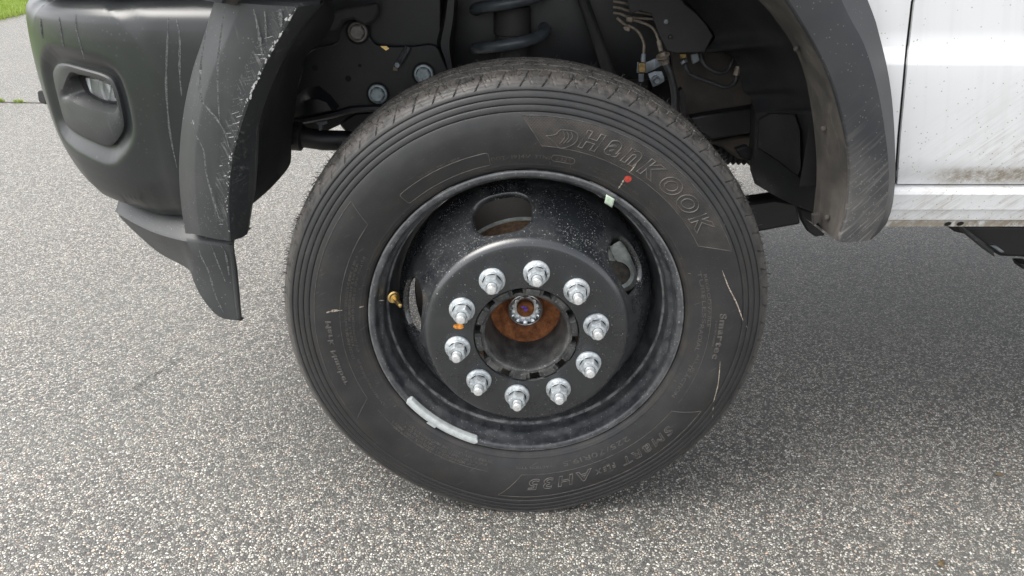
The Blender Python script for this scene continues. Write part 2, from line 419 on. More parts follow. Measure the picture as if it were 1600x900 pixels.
# ------------------------------------------------------------------ mesh helpers
class MB:
    """collects shapes; build() links them as one mesh object (coordinates are world coordinates)"""
    def __init__(s):
        s.v = []; s.f = []; s.mi = []; s.cur = 0
    def add(s, vs, fs):
        o = len(s.v)
        s.v += [tuple(p) for p in vs]
        s.f += [tuple(i + o for i in f) for f in fs]
        s.mi += [s.cur] * len(fs)
        return s
    def grid(s, rows, closed=False):
        n = len(rows[0]); m = len(rows)
        vs = [p for r in rows for p in r]; fs = []
        for i in range(m - 1):
            for j in range(n if closed else n - 1):
                k = (j + 1) % n
                fs.append((i * n + j, i * n + k, (i + 1) * n + k, (i + 1) * n + j))
        return s.add(vs, fs)
    def box(s, lo, hi, bev=0.0):
        bm = bmesh.new()
        bmesh.ops.create_cube(bm, size=1)
        for v in bm.verts:
            v.co = Vector([(lo[i] + hi[i]) / 2 + v.co[i] * (hi[i] - lo[i]) for i in range(3)])
        if bev:
            bmesh.ops.bevel(bm, geom=bm.edges[:], offset=bev, segments=2, affect='EDGES', profile=0.6)
        return s.bm(bm)
    def bm(s, bm):
        bm.verts.index_update()
        s.add([v.co for v in bm.verts], [[v.index for v in f.verts] for f in bm.faces])
        bm.free()
        return s
    def rev(s, prof, n=64, c=(0, 0, 0), a0=0.0, a1=2 * PI, axis=None):
        """profile of (along, radius); axis None = world +Y"""
        c = Vector(c)
        if axis is None:
            ax = Vector((0, 1, 0)); u = Vector((1, 0, 0)); w_ = Vector((0, 0, 1))
        else:
            ax = Vector(axis).normalized()
            u = ax.orthogonal().normalized(); w_ = ax.cross(u)
        full = abs(a1 - a0 - 2 * PI) < 1e-6
        cnt = n if full else n + 1
        rows = []
        for (y, r) in prof:
            rows.append([c + ax * y + (u * math.cos(a0 + (a1 - a0) * k / n) + w_ * math.sin(a0 + (a1 - a0) * k / n)) * r for k in range(cnt)])
        return s.grid(rows, closed=full)
    def tube(s, pts, r, n=10, cap=True):
        pts = [Vector(p) for p in pts]
        if not isinstance(r, (list, tuple)):
            r = [r] * len(pts)
        rows = []
        up = None
        for i, p in enumerate(pts):
            d = (pts[min(i + 1, len(pts) - 1)] - pts[max(i - 1, 0)]).normalized()
            if up is None:
                up = d.orthogonal().normalized()
            up = (up - d * up.dot(d)).normalized()
            q = d.cross(up)
            rows.append([p + (up * math.cos(2 * PI * k / n) + q * math.sin(2 * PI * k / n)) * r[i] for k in range(n)])
        if cap:
            rows = [[pts[0]] * n] + rows + [[pts[-1]] * n]
        return s.grid(rows, closed=True)
    def prism(s, poly, off):
        """closed polygon (world points) extruded by vector off"""
        off = Vector(off); n = len(poly)
        a = [Vector(p) for p in poly]; b_ = [p + off for p in a]
        fs = [tuple(range(n)), tuple(range(2 * n - 1, n - 1, -1))]
        for i in range(n):
            j = (i + 1) % n
            fs.append((i, i + n, j + n, j))
        return s.add(a + b_, fs)
    def build(s, name, mats, parent=None, sharp=35, merge=True, recalc=True, bevel=0.0, solid=0.0, sub=0):
        me = bpy.data.meshes.new(name)
        me.from_pydata(s.v, [], s.f)
        if not isinstance(mats, (list, tuple)):
            mats = [mats]
        for m in mats:
            me.materials.append(m)
        me.polygons.foreach_set('material_index', s.mi)
        if merge or recalc:
            bm = bmesh.new(); bm.from_mesh(me)
            if merge:
                bmesh.ops.remove_doubles(bm, verts=bm.verts[:], dist=1e-5)
            bmesh.ops.dissolve_degenerate(bm, edges=bm.edges[:], dist=1e-6)
            if recalc:
                bmesh.ops.recalc_face_normals(bm, faces=bm.faces[:])
            bm.to_mesh(me); bm.free()
        me.polygons.foreach_set('use_smooth', [True] * len(me.polygons))
        me.set_sharp_from_angle(angle=math.radians(sharp))
        me.update()
        o = bpy.data.objects.new(name, me)
        COL.objects.link(o)
        if parent is not None:
            o.parent = parent
        if sub:
            md = o.modifiers.new('sub', 'SUBSURF'); md.levels = sub; md.render_levels = sub
        if solid:
            md = o.modifiers.new('solid', 'SOLIDIFY'); md.thickness = abs(solid); md.offset = 1.0 if solid > 0 else -1.0
        if bevel:
            md = o.modifiers.new('bevel', 'BEVEL'); md.width = bevel; md.segments = 2; md.limit_method = 'ANGLE'; md.angle_limit = math.radians(40)
        return o

def spline(pts, n):
    """Catmull-Rom through tuples, n samples, uniform in arc length"""
    P = np.array([tuple(p) for p in pts], float)
    P = np.vstack([2 * P[0] - P[1], P, 2 * P[-1] - P[-2]])
    out = []
    for i in range(1, len(P) - 2):
        for t in np.linspace(0, 1, 24, endpoint=False):
            a, b_, c, d = P[i - 1:i + 3]
            out.append(0.5 * ((2 * b_) + (-a + c) * t + (2 * a - 5 * b_ + 4 * c - d) * t * t + (-a + 3 * b_ - 3 * c + d) * t ** 3))
    out.append(P[-2]); out = np.array(out)
    L = np.r_[0, np.cumsum(np.linalg.norm(np.diff(out, axis=0), axis=1))]
    q = np.linspace(0, L[-1], n)
    return np.stack([np.interp(q, L, out[:, k]) for k in range(out.shape[1])], 1)

def loop(pts, n):
    """closed smooth loop through tuples"""
    P = [tuple(p) for p in pts]
    k = len(P)
    s = spline(P[-2:] + P + P[:3], 60 * (k + 5))
    d0 = np.linalg.norm(s - np.array(P[0]), axis=1); h = len(s) // 2
    i0 = int(np.argmin(d0[:h])); i1 = h + int(np.argmin(d0[h:]))
    s = s[i0:i1 + 1]
    L = np.r_[0, np.cumsum(np.linalg.norm(np.diff(s, axis=0), axis=1))]
    q = np.linspace(0, L[-1], n, endpoint=False)
    return np.stack([np.interp(q, L, s[:, j]) for j in range(s.shape[1])], 1)

def top(o, label, cat, group=None, kind=None):
    o['label'] = label; o['category'] = cat
    if group: o['group'] = group
    if kind: o['kind'] = kind
    return o

# ------------------------------------------------------------------ the setting
def sheet(name, x0, x1, y0, y1, z, m):
    o = MB().add([(x0, y0, z), (x1, y0, z), (x1, y1, z), (x0, y1, z)], [(0, 1, 2, 3)]).build(name, m, merge=False)
    o['kind'] = 'structure'
    return o
sheet('asphalt', -900, 900, -900, 900, 0.0, M['asphalt'])
# lawn beyond the pavement, its edge running as in the photograph
e0, e1 = atz(0, 31), atz(38, 22)
ed = (e1 - e0).normalized(); en = Vector((-ed.y, ed.x, 0))
if en.x > 0: en = -en
A, B_ = e0 - ed * 60, e0 + ed * 60
lawn = MB().add([A + Vector((0, 0, .004)), B_ + Vector((0, 0, .004)), B_ + en * 300 + Vector((0, 0, .004)), A + en * 300 + Vector((0, 0, .004))], [(0, 1, 2, 3)]).build('lawn', M['soil'], merge=False)
lawn['kind'] = 'structure'
def blades(n, place, h0, h1, wd, name):
    P = place(n); n = len(P)
    ang = rng.uniform(0, 2 * PI, n); hh = rng.uniform(h0, h1, n); lean = rng.uniform(0.1, 0.75, n) * hh; la = rng.uniform(0, 2 * PI, n)
    dx = np.cos(ang) * wd; dy = np.sin(ang) * wd
    lx = np.cos(la) * lean; ly = np.sin(la) * lean
    V_ = np.zeros((n, 5, 3))
    V_[:, 0] = P + np.stack([dx, dy, 0 * dx], 1); V_[:, 1] = P - np.stack([dx, dy, 0 * dx], 1)
    V_[:, 2] = P + np.stack([dx * .7 + lx * .35, dy * .7 + ly * .35, hh * .6], 1)
    V_[:, 3] = P + np.stack([-dx * .7 + lx * .35, -dy * .7 + ly * .35, hh * .6], 1)
    V_[:, 4] = P + np.stack([lx, ly, hh], 1)
    me = bpy.data.meshes.new(name)
    f = []
    for i in range(n):
        q = 5 * i
        f += [(q, q + 1, q + 3, q + 2), (q + 2, q + 3, q + 4)]
    me.from_pydata(V_.reshape(-1, 3).tolist(), [], f)
    me.materials.append(M['grass'])
    o = bpy.data.objects.new(name, me); COL.objects.link(o)
    return o
def lawn_pts(n):
    a = rng.uniform(-1.5, 6.0, n); d = rng.uniform(0, 1, n) ** 1.3 * 6.0 - 0.03 + rng.normal(0, 0.03, n)
    P = np.array(e0)[None] + np.array(ed)[None] * a[:, None] + np.array(en)[None] * d[:, None]
    P[:, 2] = 0.004
    return P
g = blades(52000, lawn_pts, 0.035, 0.10, 0.005, 'grass')
top(g, 'sunlit short green lawn grass beyond the asphalt at the far corner', 'grass', kind='stuff')
# pavement joint with two tufts growing in it
j0, j1 = atz(0, 160.5), atz(60, 161.5)
jd = (j1 - j0).normalized(); jn = Vector((-jd.y, jd.x, 0))
def jpt(t, o_): return j0 + jd * t + jn * o_ + Vector((0, 0, 0.004))
jl = MB(); ts = np.linspace(-2.2, 4.5, 120)
jl.grid([[jpt(t, -0.008 + 0.004 * math.sin(t * 9) + rng.uniform(-.003, .003)) for t in ts], [jpt(t, 0.010 + 0.004 * math.sin(t * 9) + rng.uniform(-.003, .003)) for t in ts]])
jl = jl.build('pavement_joint', M['joint'], merge=False); jl['kind'] = 'structure'
def tuft(px, py, r, n, label):
    c = atz(px, py)
    def pp(k):
        a = rng.normal(0, r, k); o_ = rng.normal(0, r * .18, k)
        P = np.array(c)[None] + np.array(jd)[None] * a[:, None] + np.array(jn)[None] * o_[:, None]
        P[:, 2] = 0.003; return P
    o = blades(n, pp, 0.008, 0.028, 0.0025, 'grass_tuft')
    top(o, label, 'grass tuft', 'grass tufts in the pavement joint')
tuft(31, 161, .018, 70, 'small green grass tuft in the joint nearest the bumper')
tuft(1, 160, .014, 50, 'small grass tuft in the joint at the left edge, farthest from the bumper')
# hairline crack left of the tyre
cr_pts = spline([(166, 634), (190, 618), (214, 606), (232, 590), (254, 580), (276, 566), (292, 557)], 60)
ck_ = MB(); L_, R_ = [], []
for i, q in enumerate(cr_pts):
    p = atz(q[0] + rng.normal(0, .9), q[1] + rng.normal(0, .9)) + Vector((0, 0, .004)); wv_ = .0024 * abs(math.sin(i * .55)) ** .6 * (0.3 + .7 * math.sin(PI * i / 59)) + .0003
    L_.append(p + Vector((-.4, .9, 0)) * wv_); R_.append(p - Vector((-.4, .9, 0)) * wv_)
ck_.grid([L_, R_]); ck_ = ck_.build('pavement_crack', M['joint'], merge=False); ck_['kind'] = 'structure'
# scraps of dead leaf on the asphalt
def scrap(px, py, r, label, seed):
    rr_ = random.Random(seed); c = atz(px, py); n = 11; a0 = rr_.uniform(0, 6)
    ring = []
    for k in range(n):
        a = 2 * PI * k / n; q = r * (0.6 + 0.5 * rr_.random()) * (1 if abs(math.cos(a)) > .5 else .55)
        ring.append(c + Vector((q * math.cos(a + a0), q * math.sin(a + a0), 0.004 + rr_.uniform(0, .35) * r)))
    m = MB(); m.add([c + Vector((0, 0, .004 + r * .25))] + ring, [(0, 1 + k, 1 + (k + 1) % n) for k in range(n)])
    top(m.build('leaf_scrap', M['leaf'], solid=0.0006), label, 'leaf scrap', 'dead leaf scraps on the asphalt')
scrap(1469, 884, .010, 'curled brown leaf scrap lying on the asphalt nearest the bottom edge', 1)
scrap(1560, 744, .009, 'flat brown leaf scrap on the asphalt right of the tyre, mid height', 2)

# ------------------------------------------------------------------ the truck
truck = bpy.data.objects.new('truck', None); COL.objects.link(truck)
top(truck, 'white heavy duty truck with black bumper, dusty black flare and black steel front wheel', 'truck')

# ---- tyre -------------------------------------------------------
SW = [(.2575, .030), (.2600, .0215), (.2630, .0150), (.2680, .0100), (.2750, .0068), (.290, .0012), (.310, -.0036), (.330, -.0050), (.345, -.0030), (.353, -.0005),
      (.362, .0015), (.372, .0042), (.381, .0078), (.387, .0108), (.3922, .0150), (.3950, .0185)]
_sr = [p[0] for p in SW]; _sy = [p[1] for p in SW]
_sws = spline(SW, 400)
def sw_y(r):
    return float(np.interp(r, _sws[:, 0], _sws[:, 1]))
RIBS = [.3525, .3620, .3715, .3810]
NSEG = 1800
def make_tyre():
    rows = []                         # (r, y, kind)
    for r in np.r_[np.linspace(.2575, .275, 16), np.linspace(.277, .348, 26), np.linspace(.3488, .3945, 76)]:
        y_ = sw_y(r)
        for rb in RIBS:
            u = (r - rb)
            y_ += 0.0011 * math.exp(-(u / .0006) ** 2)
            if 0 < u < .0095: y_ -= 0.0012 * math.sin(PI * min(1, u / .0095)) ** .7
        for rb in (.2665, .2712):
            y_ -= 0.0006 * math.exp(-((r - rb) / .0006) ** 2)
        rows.append((r, y_, 0))
    tw = spline([(.3950, .0185), (.3982, .0225), (.4003, .030), (.4027, .045), (.4047, .075), (.4055, .110), (.4045, .145), (.4020, .172), (.3990, .190), (.393, .202)], 112)
    rows += [(r, y_, 1) for r, y_ in tw[1:]]
    rows += [(r, y_, 2) for r, y_ in spline([(.392, .204), (.37, .216), (.33, .222), (.29, .216), (.262, .205), (.257, .19)], 14)]
    R = np.array([q[0] for q in rows]); Y = np.array([q[1] for q in rows]); K = np.array([q[2] for q in rows])
    th = np.arange(NSEG) / NSEG * 2 * PI
    RR = np.repeat(R[:, None], NSEG, 1); YY = np.repeat(Y[:, None], NSEG, 1); TH = np.repeat(th[None], len(R), 0)
    ph = TH * 75 / (2 * PI)
    tread = (K == 1)[:, None]
    zig = 0.0022 * (2 * np.abs(2 * ((ph * 1.0) % 1) - 1) - 1)
    for gy in (.050, .086, .124, .160):
        RR -= np.where(tread & (np.abs(YY - gy - zig) < .0021), .0075, 0)
    ribs = np.digitize(YY, [.050, .086, .124, .160])
    slope = np.array([8.0, -12.0, 12.0, -12.0, -8.0])[ribs]; shift = np.array([0.0, .33, .1, .6, .2])[ribs]
    f = (ph + shift + slope * YY) % 1.0
    RR -= np.where(tread & (f < 1.2 / 24) & (YY > .024), .0045, 0)
    f2 = (ph + shift + .5 + slope * YY) % 1.0
    mid = np.abs(np.take(np.array([.035, .068, .105, .142, .175]), ribs) - YY) < .009
    RR -= np.where(tread & (f2 < .7 / 24) & mid & (YY > .02), .0035, 0)
    # V shaped sipes running down the shoulder on to the sidewall
    sh = (RR > .3800) & (YY < .028)
    g1 = (ph + (RR - .39) * 26) % 1.0; g2 = (ph + .42 - (RR - .39) * 14) % 1.0
    s1 = sh & (g1 < 1.2 / 24) & (RR > .3865); s2 = sh & (g2 < .7 / 24) & (RR > .3885) & ~s1
    YY += np.where(s1, .0016, 0) + np.where(s2, .0006, 0); RR -= np.where(s1, .0014, 0) + np.where(s2, .0005, 0)
    RR += np.where(tread, rng.normal(0, .00022, RR.shape), 0)
    X = RR * np.cos(TH); Z = RR * np.sin(TH) + HUB.z
    # contact patch: flattened, sidewall pushed out a little above it
    phi = np.arctan2(np.abs(X), HUB.z - Z)
    Z = Z - .0100 * np.exp(-(phi / .30) ** 2) * np.clip((RR - .30) / .09, 0, 1)
    lowz = np.clip((.11 - Z) / .11, 0, 1)
    front = np.clip(1 - np.abs(YY - 0.0) / .03, 0, 1)
    YY = YY - 0.0045 * lowz ** 1.5 * front
    Z = np.maximum(Z, 0.0005 + 0 * Z)
    V_ = np.stack([X, YY, Z], 2).reshape(-1, 3)
    m = len(R)
    i = np.arange(m - 1)[:, None] * NSEG + np.arange(NSEG)[None]
    j = np.arange(m - 1)[:, None] * NSEG + (np.arange(NSEG)[None] + 1) % NSEG
    F = np.stack([i, j, j + NSEG, i + NSEG], 2).reshape(-1, 4)
    me = bpy.data.meshes.new('tyre')
    me.vertices.add(len(V_)); me.vertices.foreach_set('co', V_.astype('f').ravel())
    me.loops.add(F.size); me.loops.foreach_set('vertex_index', F.astype('i').ravel())
    me.polygons.add(len(F)); me.polygons.foreach_set('loop_start', np.arange(0, F.size, 4, dtype='i'))
    me.update(calc_edges=True)
    me.polygons.foreach_set('use_smooth', [True] * len(F))
    me.set_sharp_from_angle(angle=math.radians(40))
    me.materials.append(M['rubber'])
    o = bpy.data.objects.new('tyre', me); COL.objects.link(o); o.parent = truck
    return o
tyre = make_tyre()

def sp(r, a, lift=0.0):
    """point on the outer sidewall"""
    y_ = sw_y(r)
    z_ = HUB.z + r * math.sin(a)
    phi = math.atan2(abs(r * math.cos(a)), HUB.z - z_)
    z_ -= .0100 * math.exp(-(phi / .30) ** 2) * min(1, max(0, (r - .30) / .09))
    low_ = min(1, max(0, (.11 - z_) / .11)); fr = min(1, max(0, 1 - abs(y_) / .03))
    return Vector((r * math.cos(a), y_ - 0.0045 * low_ ** 1.5 * fr - lift, z_))

def glyphs(txt, outline, size=1.0, bevel=.03, offset=0.0, shear=0.0, extrude=0.05):
    cu = bpy.data.curves.new('t', 'FONT')
    cu.body = txt; cu.size = size; cu.shear = shear; cu.offset = offset
    cu.resolution_u = 4
    if outline:
        cu.fill_mode = 'NONE'; cu.bevel_depth = bevel; cu.bevel_resolution = 0
    else:
        cu.fill_mode = 'BOTH'; cu.extrude = extrude
    o = bpy.data.objects.new('t', cu); COL.objects.link(o)
    bpy.context.view_layer.update()
    me = bpy.data.meshes.new_from_object(o.evaluated_get(bpy.context.evaluated_depsgraph_get()))
    vs = np.array([v.co[:] for v in me.vertices]) if len(me.vertices) else np.zeros((0, 3)); fs = [tuple(p.vertices) for p in me.polygons]
    bpy.data.objects.remove(o); bpy.data.curves.remove(cu); bpy.data.meshes.remove(me)
    return vs, fs

def arc_text(mb, txt, r0, h, a_start, a_end, outline=False, tube=.0007, offset=0.0, shear=0.0, equal=False, lift=.0004, mirror=False):
    """text along the sidewall, reading clockwise, tops outward, baseline radius r0, letter height h, between two angles"""
    items = []; xcur = 0.0
    for ch in txt:
        if ch == ' ':
            xcur += 0.45; continue
        vs, fs = glyphs(ch, outline, 1.0, tube / h * .72, offset, shear)
        if not len(vs): continue
        x0, x1 = vs[:, 0].min(), vs[:, 0].max()
        if equal and ch.islower():
            y0, y1 = vs[:, 1].min(), vs[:, 1].max()
            vs[:, 1] = (vs[:, 1] - y0) / (y1 - y0) * .72
            vs[:, 0] = x0 + (vs[:, 0] - x0) * 1.15; x1 = x0 + (x1 - x0) * 1.15
        vs[:, 0] += xcur - x0
        items.append((vs, fs)); xcur += (x1 - x0) + .10
    if not items: return
    W = xcur - .10
    rm = r0 + h / 2
    for vs, fs in items:
        out = []
        for x_, y_, z_ in vs:
            a = a_start + (a_end - a_start) * (x_ / W)
            r = r0 + y_ / .72 * h
            out.append(sp(r, a, lift + z_ * (tube / (tube / h * .72) if outline else h * .12) * (1 if outline else 1)))
        mb.add(out, fs)

def unwrap(a, ref):
    while a - ref > PI: a -= 2 * PI
    while a - ref < -PI: a += 2 * PI
    return a
def arc_from_px(p0, p1):
    r0, a0 = pol(*p0); r1, a1 = pol(*p1)
    return (r0 + r1) / 2, a0, unwrap(a1, a0)
def line_px(mb, pts, r=.0005, n=40, lift=.0002, closed=False, k=6):
    P = loop(pts, n) if closed else spline(pts, n)
    q = []
    for x_, y_ in P:
        rr_, a = pol(x_, y_); q.append(sp(min(rr_, .392), a, lift))
    if closed: q.append(q[0])
    mb.tube(q, r, k)
def line_pol(mb, pts, r=.0005, lift=.0002, k=6):
    mb.tube([sp(q, a, lift) for q, a in pts], r, k)

# big raised brand name inside a knurled shield
lm = MB()
rb, a0, a1 = arc_from_px((900, 233), (1091, 369))
arc_text(lm, 'HanKOOK', .3115, .0262, a0, a1, True, .0009, .035, .25, True)
# winged roundel in front of the name
line_px(lm, [(853, 211), (868, 209), (876, 202), (896, 204), (903, 212), (896, 224), (876, 231), (866, 222), (853, 211)], .0008, 60)
for dx in (0, 8, 16):
    line_px(lm, [(879 + dx * .8, 203 + dx * .12), (882 + dx * .75, 213), (874 + dx * .7, 224 - dx * .1)], .0008, 14)
lm.build('raised_brand_lettering', M['letter'], tyre, recalc=False)
rp = MB()
ro, ao0 = pol(812, 193); ri = .3030
_, as0 = pol(815, 193); _, as1 = pol(1131, 396); as1 = unwrap(as1, as0)
_, ai0 = pol(846, 232); _, ai1 = pol(1086, 386); ai1 = unwrap(ai1, ai0)
RO = .3475
ins, ous = [], []
for k in range(61):
    t = k / 60
    ous.append((RO, as0 + (as1 - as0) * t)); ins.append((ri, ai0 + (ai1 - ai0) * t))
rp.grid([[sp(ins[k][0] + (ous[k][0] - ins[k][0]) * q / 10, ins[k][1] + (ous[k][1] - ins[k][1]) * q / 10, .0002) for k in range(61)] for q in range(11)])
rp.build('knurled_shield', M['knurl'], tyre)
br = MB()
def shield_border(mb, ins, ous, rad=.0006):
    pts = ins + [(ins[-1][0] + (ous[-1][0] - ins[-1][0]) * q / 8, ins[-1][1] + (ous[-1][1] - ins[-1][1]) * q / 8) for q in range(1, 8)] + ous[::-1]
    pts += [(ous[0][0] + (ins[0][0] - ous[0][0]) * q / 8, ous[0][1] + (ins[0][1] - ous[0][1]) * q / 8) for q in range(1, 9)]
    line_pol(mb, pts, rad)
shield_border(br, ins, ous)
# second shield under the pattern name, third on the left
_, b0 = pol(1052, 643); _, b1 = pol(815, 740); b1 = unwrap(b1, b0)
_, c0 = pol(1096, 641); _, c1 = pol(778, 772); c1 = unwrap(c1, c0)
shield_border(br, [(.3010, b0 + (b1 - b0) * k / 40) for k in range(41)], [(.3440, c0 + (c1 - c0) * k / 40) for k in range(41)])
_, b0 = pol(577, 620); _, b1 = pol(578, 352); b1 = unwrap(b1, b0)
_, c0 = pol(559, 654); _, c1 = pol(556, 318); c1 = unwrap(c1, c0)
shield_border(br, [(.3030, b0 + (b1 - b0) * k / 40) for k in range(41)], [(.3440, c0 + (c1 - c0) * k / 40) for k in range(41)])
# blank branding box
ba0 = pol(622, 303)[1]; ba1 = unwrap(pol(762, 238)[1], ba0)
def rbox(mb, r0, r1, a0, a1, rad=.0007, rc=.004):
    pts = []
    rm_ = (r0 + r1) / 2; da = rc / rm_ * (1 if a1 > a0 else -1)
    def corner(rc_, ac_, s):
        for q in range(6):
            t = s + q / 5 * PI / 2
            pts.append((rc_ + rc * math.cos(t), ac_ + da * math.sin(t)))
    corner(r1 - rc, a1 - da, 0 + 0)  # outer end
    pts.reverse()
    n = 24
    P = []
    P += [(r1, a0 + da + (a1 - a0 - 2 * da) * k / n) for k in range(n + 1)]
    P += [(r1 - rc + rc * math.cos(t), a1 - da + da * math.sin(t)) for t in np.linspace(0, PI / 2, 6)]
    P += [(r0 + rc - rc * math.sin(t), a1 - da + da * math.cos(t)) for t in np.linspace(0, PI / 2, 6)]
    P += [(r0, a1 - da - (a1 - a0 - 2 * da) * k / n) for k in range(n + 1)]
    P += [(r0 + rc - rc * math.cos(t), a0 + da - da * math.sin(t)) for t in np.linspace(0, PI / 2, 6)]
    P += [(r1 - rc + rc * math.sin(t), a0 + da - da * math.cos(t)) for t in np.linspace(0, PI / 2, 6)]
    line_pol(mb, P, rad)
rbox(br, .2765, .2975, ba0, ba1)
rbox(br, .2805, .2905, pol(862, 247)[1], pol(897, 257)[1], .0006, .0045)
# concentric moulding lines and small vent ticks
for rr_ in (.3010,):
    for (p, q) in (((1086, 470), (1062, 630)), ((760, 742), (590, 640))):
        s0 = pol(*p)[1]; s1 = unwrap(pol(*q)[1], s0)
        line_pol(br, [(rr_, s0 + (s1 - s0) * k / 30) for k in range(31)], .0004)
for k in range(46):
    a = rng.uniform(0, 2 * PI); rr_ = rng.choice([.2712, .3525, .3620, .3715, .276, .298])
    line_pol(br, [(rr_ - .0018, a), (rr_ + .0018, a + rng.uniform(-.006, .006))], .0004)
br.build('moulding_line', M['letter'], tyre, recalc=False)
# small raised lettering
tm = MB()
def small(txt, p0, p1, r0, h, outline=False, **kw):
    s0 = pol(*p0)[1]; s1 = unwrap(pol(*p1)[1], s0)
    arc_text(tm, txt, r0, h, s0, s1, outline, **kw)
small('BRAND TIRE HERE', (648, 267), (714, 236), .2990, .0042)
small('DOT', (767, 248), (789, 245), .2825, .0062)
small('19J4V', (799, 243), (829, 243), .2825, .0062)
small('3TN2', (836, 244), (861, 248), .2825, .0062)
small('2325', (868, 249), (892, 254), .2830, .0062)
small('HQNTRP', (931, 259), (950, 267), .2850, .0026)
small('19G7B', (928, 266), (946, 273), .2790, .0030)
small('MADE IN CHINA', (959, 278), (998, 306), .2800, .0038)
small('CCC', (1016, 319), (1026, 329), .2815, .0042)
small('TUBELESS', (1087, 426), (1092, 506), .2875, .0060)
small('REGROOVABLE', (1096, 430), (1100, 510), .2960, .0050)
small('RADIAL', (1088, 508), (1080, 548), .2850, .0066)
small('ALL PLY', (1085, 552), (1072, 590), .2905, .0046)
small('TRACTION', (1072, 568), (1046, 618), .2850, .0056)
small('Smartec', (1131, 488), (1123, 560), .3150, .0105, True, tube=.0006, offset=.004)
small('SMaRT', (1052, 668), (972, 724), .3145, .0165, True, tube=.0006, offset=.002, shear=.2, equal=True)
small('FLEX', (966, 730), (934, 745), .3150, .0095, True, tube=.0006, offset=.006, shear=.2)
small('AH35', (928, 736), (824, 766), .3095, .0195, True, tube=.0008, offset=.012, shear=.2)
small('225/70R19.5', (982, 684), (880, 727), .2840, .0085)
small('TRACTION TYPE', (868, 727), (806, 728), .2860, .0045)
small('Mark Number', (518, 500), (546, 598), .3180, .0090, True, tube=.0005)
# lettering too fine to read: tiny raised strokes in lines
def ticks(p0, p1, r0, h):
    s0 = pol(*p0)[1]; s1 = unwrap(pol(*p1)[1], s0)
    n = int(abs(s1 - s0) * r0 / (h * .55)); sg = 1 if s1 > s0 else -1
    for k in range(n):
        if random.random() < .14: continue
        a = s0 + (s1 - s0) * (k + random.uniform(-.15, .15)) / n; da = sg * h * .2 / r0
        for (u0, v0, u1, v1) in random.sample([(0, 0, 0, 1), (0, 1, 1, 1), (0, .5, 1, .5), (1, 0, 1, 1), (0, 0, 1, 0), (0, 0, 1, 1)], random.choice((2, 3))):
            line_pol(tm, [(r0 + v0 * h, a + (u0 - .5) * 2 * da), (r0 + v1 * h, a + (u1 - .5) * 2 * da)], h * .085, .0002, 4)
ticks((548, 560), (566, 402), .2925, .0035); ticks((552, 540), (566, 410), .2870, .0035)
ticks((556, 552), (572, 402), .2815, .0035); ticks((604, 640), (566, 560), .2860, .0034)
ticks((760, 728), (628, 668), .2870, .0042); ticks((770, 720), (632, 662), .2805, .0042)
ticks((740, 728), (606, 660), .2935, .0042); ticks((712, 722), (612, 668), .2995, .0034)
ticks((1120, 500), (1112, 540), .3085, .003)
tm.build('raised_small_lettering', M['letter'], tyre, recalc=False)
# chalky scuffs
def streak(mb, pts, wpx, n=30, lift=.0007, jit=.35):
    P = spline(pts, n); L_, R_ = [], []
    for i in range(n):
        d = P[min(i + 1, n - 1)] - P[max(i - 1, 0)]; d /= np.linalg.norm(d) + 1e-9
        nn = np.array([-d[1], d[0]]) * wpx * .36 * (1 + rng.uniform(-jit, jit)) * (0.25 + 0.75 * math.sin(PI * (i + .5) / n))
        for s_, lst in ((1, L_), (-1, R_)):
            q = P[i] + s_ * nn; rr_, a = pol(*q); lst.append(sp(min(rr_, .3915), a, lift))
    mb.grid([L_, R_])
def scuff(*a, **k):
    m_ = MB(); streak(m_, *a, **k); m_.build('chalk_scuff', M['scuff'], tyre, recalc=False)
scuff([(1127, 420), (1137, 446), (1150, 472), (1160, 498), (1171, 518)], 2.6)
scuff([(1124, 562), (1121, 598), (1115, 628), (1114, 655), (1110, 668)], 2.4)
scuff([(994, 253), (988, 262), (983, 268)], 2.4, 12)
scuff([(976, 279), (971, 290), (967, 297)], 3.2, 14, jit=.8)
scuff([(511, 486), (522, 483.5), (535, 484)], 4.0, 14, jit=.6)
scuff([(560, 483), (567, 483)], 2.4, 8); scuff([(588, 482), (596, 482)], 2.2, 8)
dm = MB(); P = loop([(976, 277), (981, 274), (986, 276), (986, 282), (981, 285), (977, 284)], 24)
dm.add([sp(*pol(981, 280), .0008)] + [sp(*pol(*q), .0007) for q in P], [(0, 1 + k, 1 + (k + 1) % 24) for k in range(24)])
dm.build('red_balance_mark', M['red'], tyre)
# moulding whiskers of the new tyre
wm = MB()
for k in range(900):
    a = rng.uniform(0.05 * PI, 1.0 * PI); y_ = rng.choice([.019, .024, .03, .04, .06, .075, .1, .13, .16, .185])
    r = float(np.interp(y_, [.0185, .0225, .03, .045, .075, .11, .145, .19], [.395, .3982, .4003, .4027, .4047, .4055, .4045, .399]))
    p = Vector((r * math.cos(a), y_, HUB.z + r * math.sin(a)))
    d = Vector((math.cos(a), rng.uniform(-1.0, .2), math.sin(a))) + Vector(rng.normal(0, .5, 3)); d.normalize()
    L = rng.uniform(.004, .011)
    wm.tube([p - d * .001, p + d * L * .6, p + d * L + Vector((0, 0, -.001))], [.00045, .0004, .0002], 3, False)
wo_ = wm.build('rubber_whisker', M['whisker'], tyre, merge=False, recalc=False); wo_['kind'] = 'stuff'

# ---- steel wheel ------------------------------------------------
hubc = (0, 0, HUB.z)
rimm = MB()
rprof = spline([(.030, .2560), (.0205, .2590), (.0155, .2606), (.0135, .2590), (.0132, .2550), (.0150, .2505), (.0195, .2485), (.0270, .2478), (.0330, .2462), (.0400, .2410), (.0440, .2395),
                (.0600, .2380), (.0660, .2345), (.0720, .2330), (.0900, .2300), (.1150, .2250), (.1400, .2180)], 90)
rimm.rev([tuple(p) for p in rprof], 160, hubc)
wheel = rimm.build('wheel', M['rim'], truck, sharp=60)
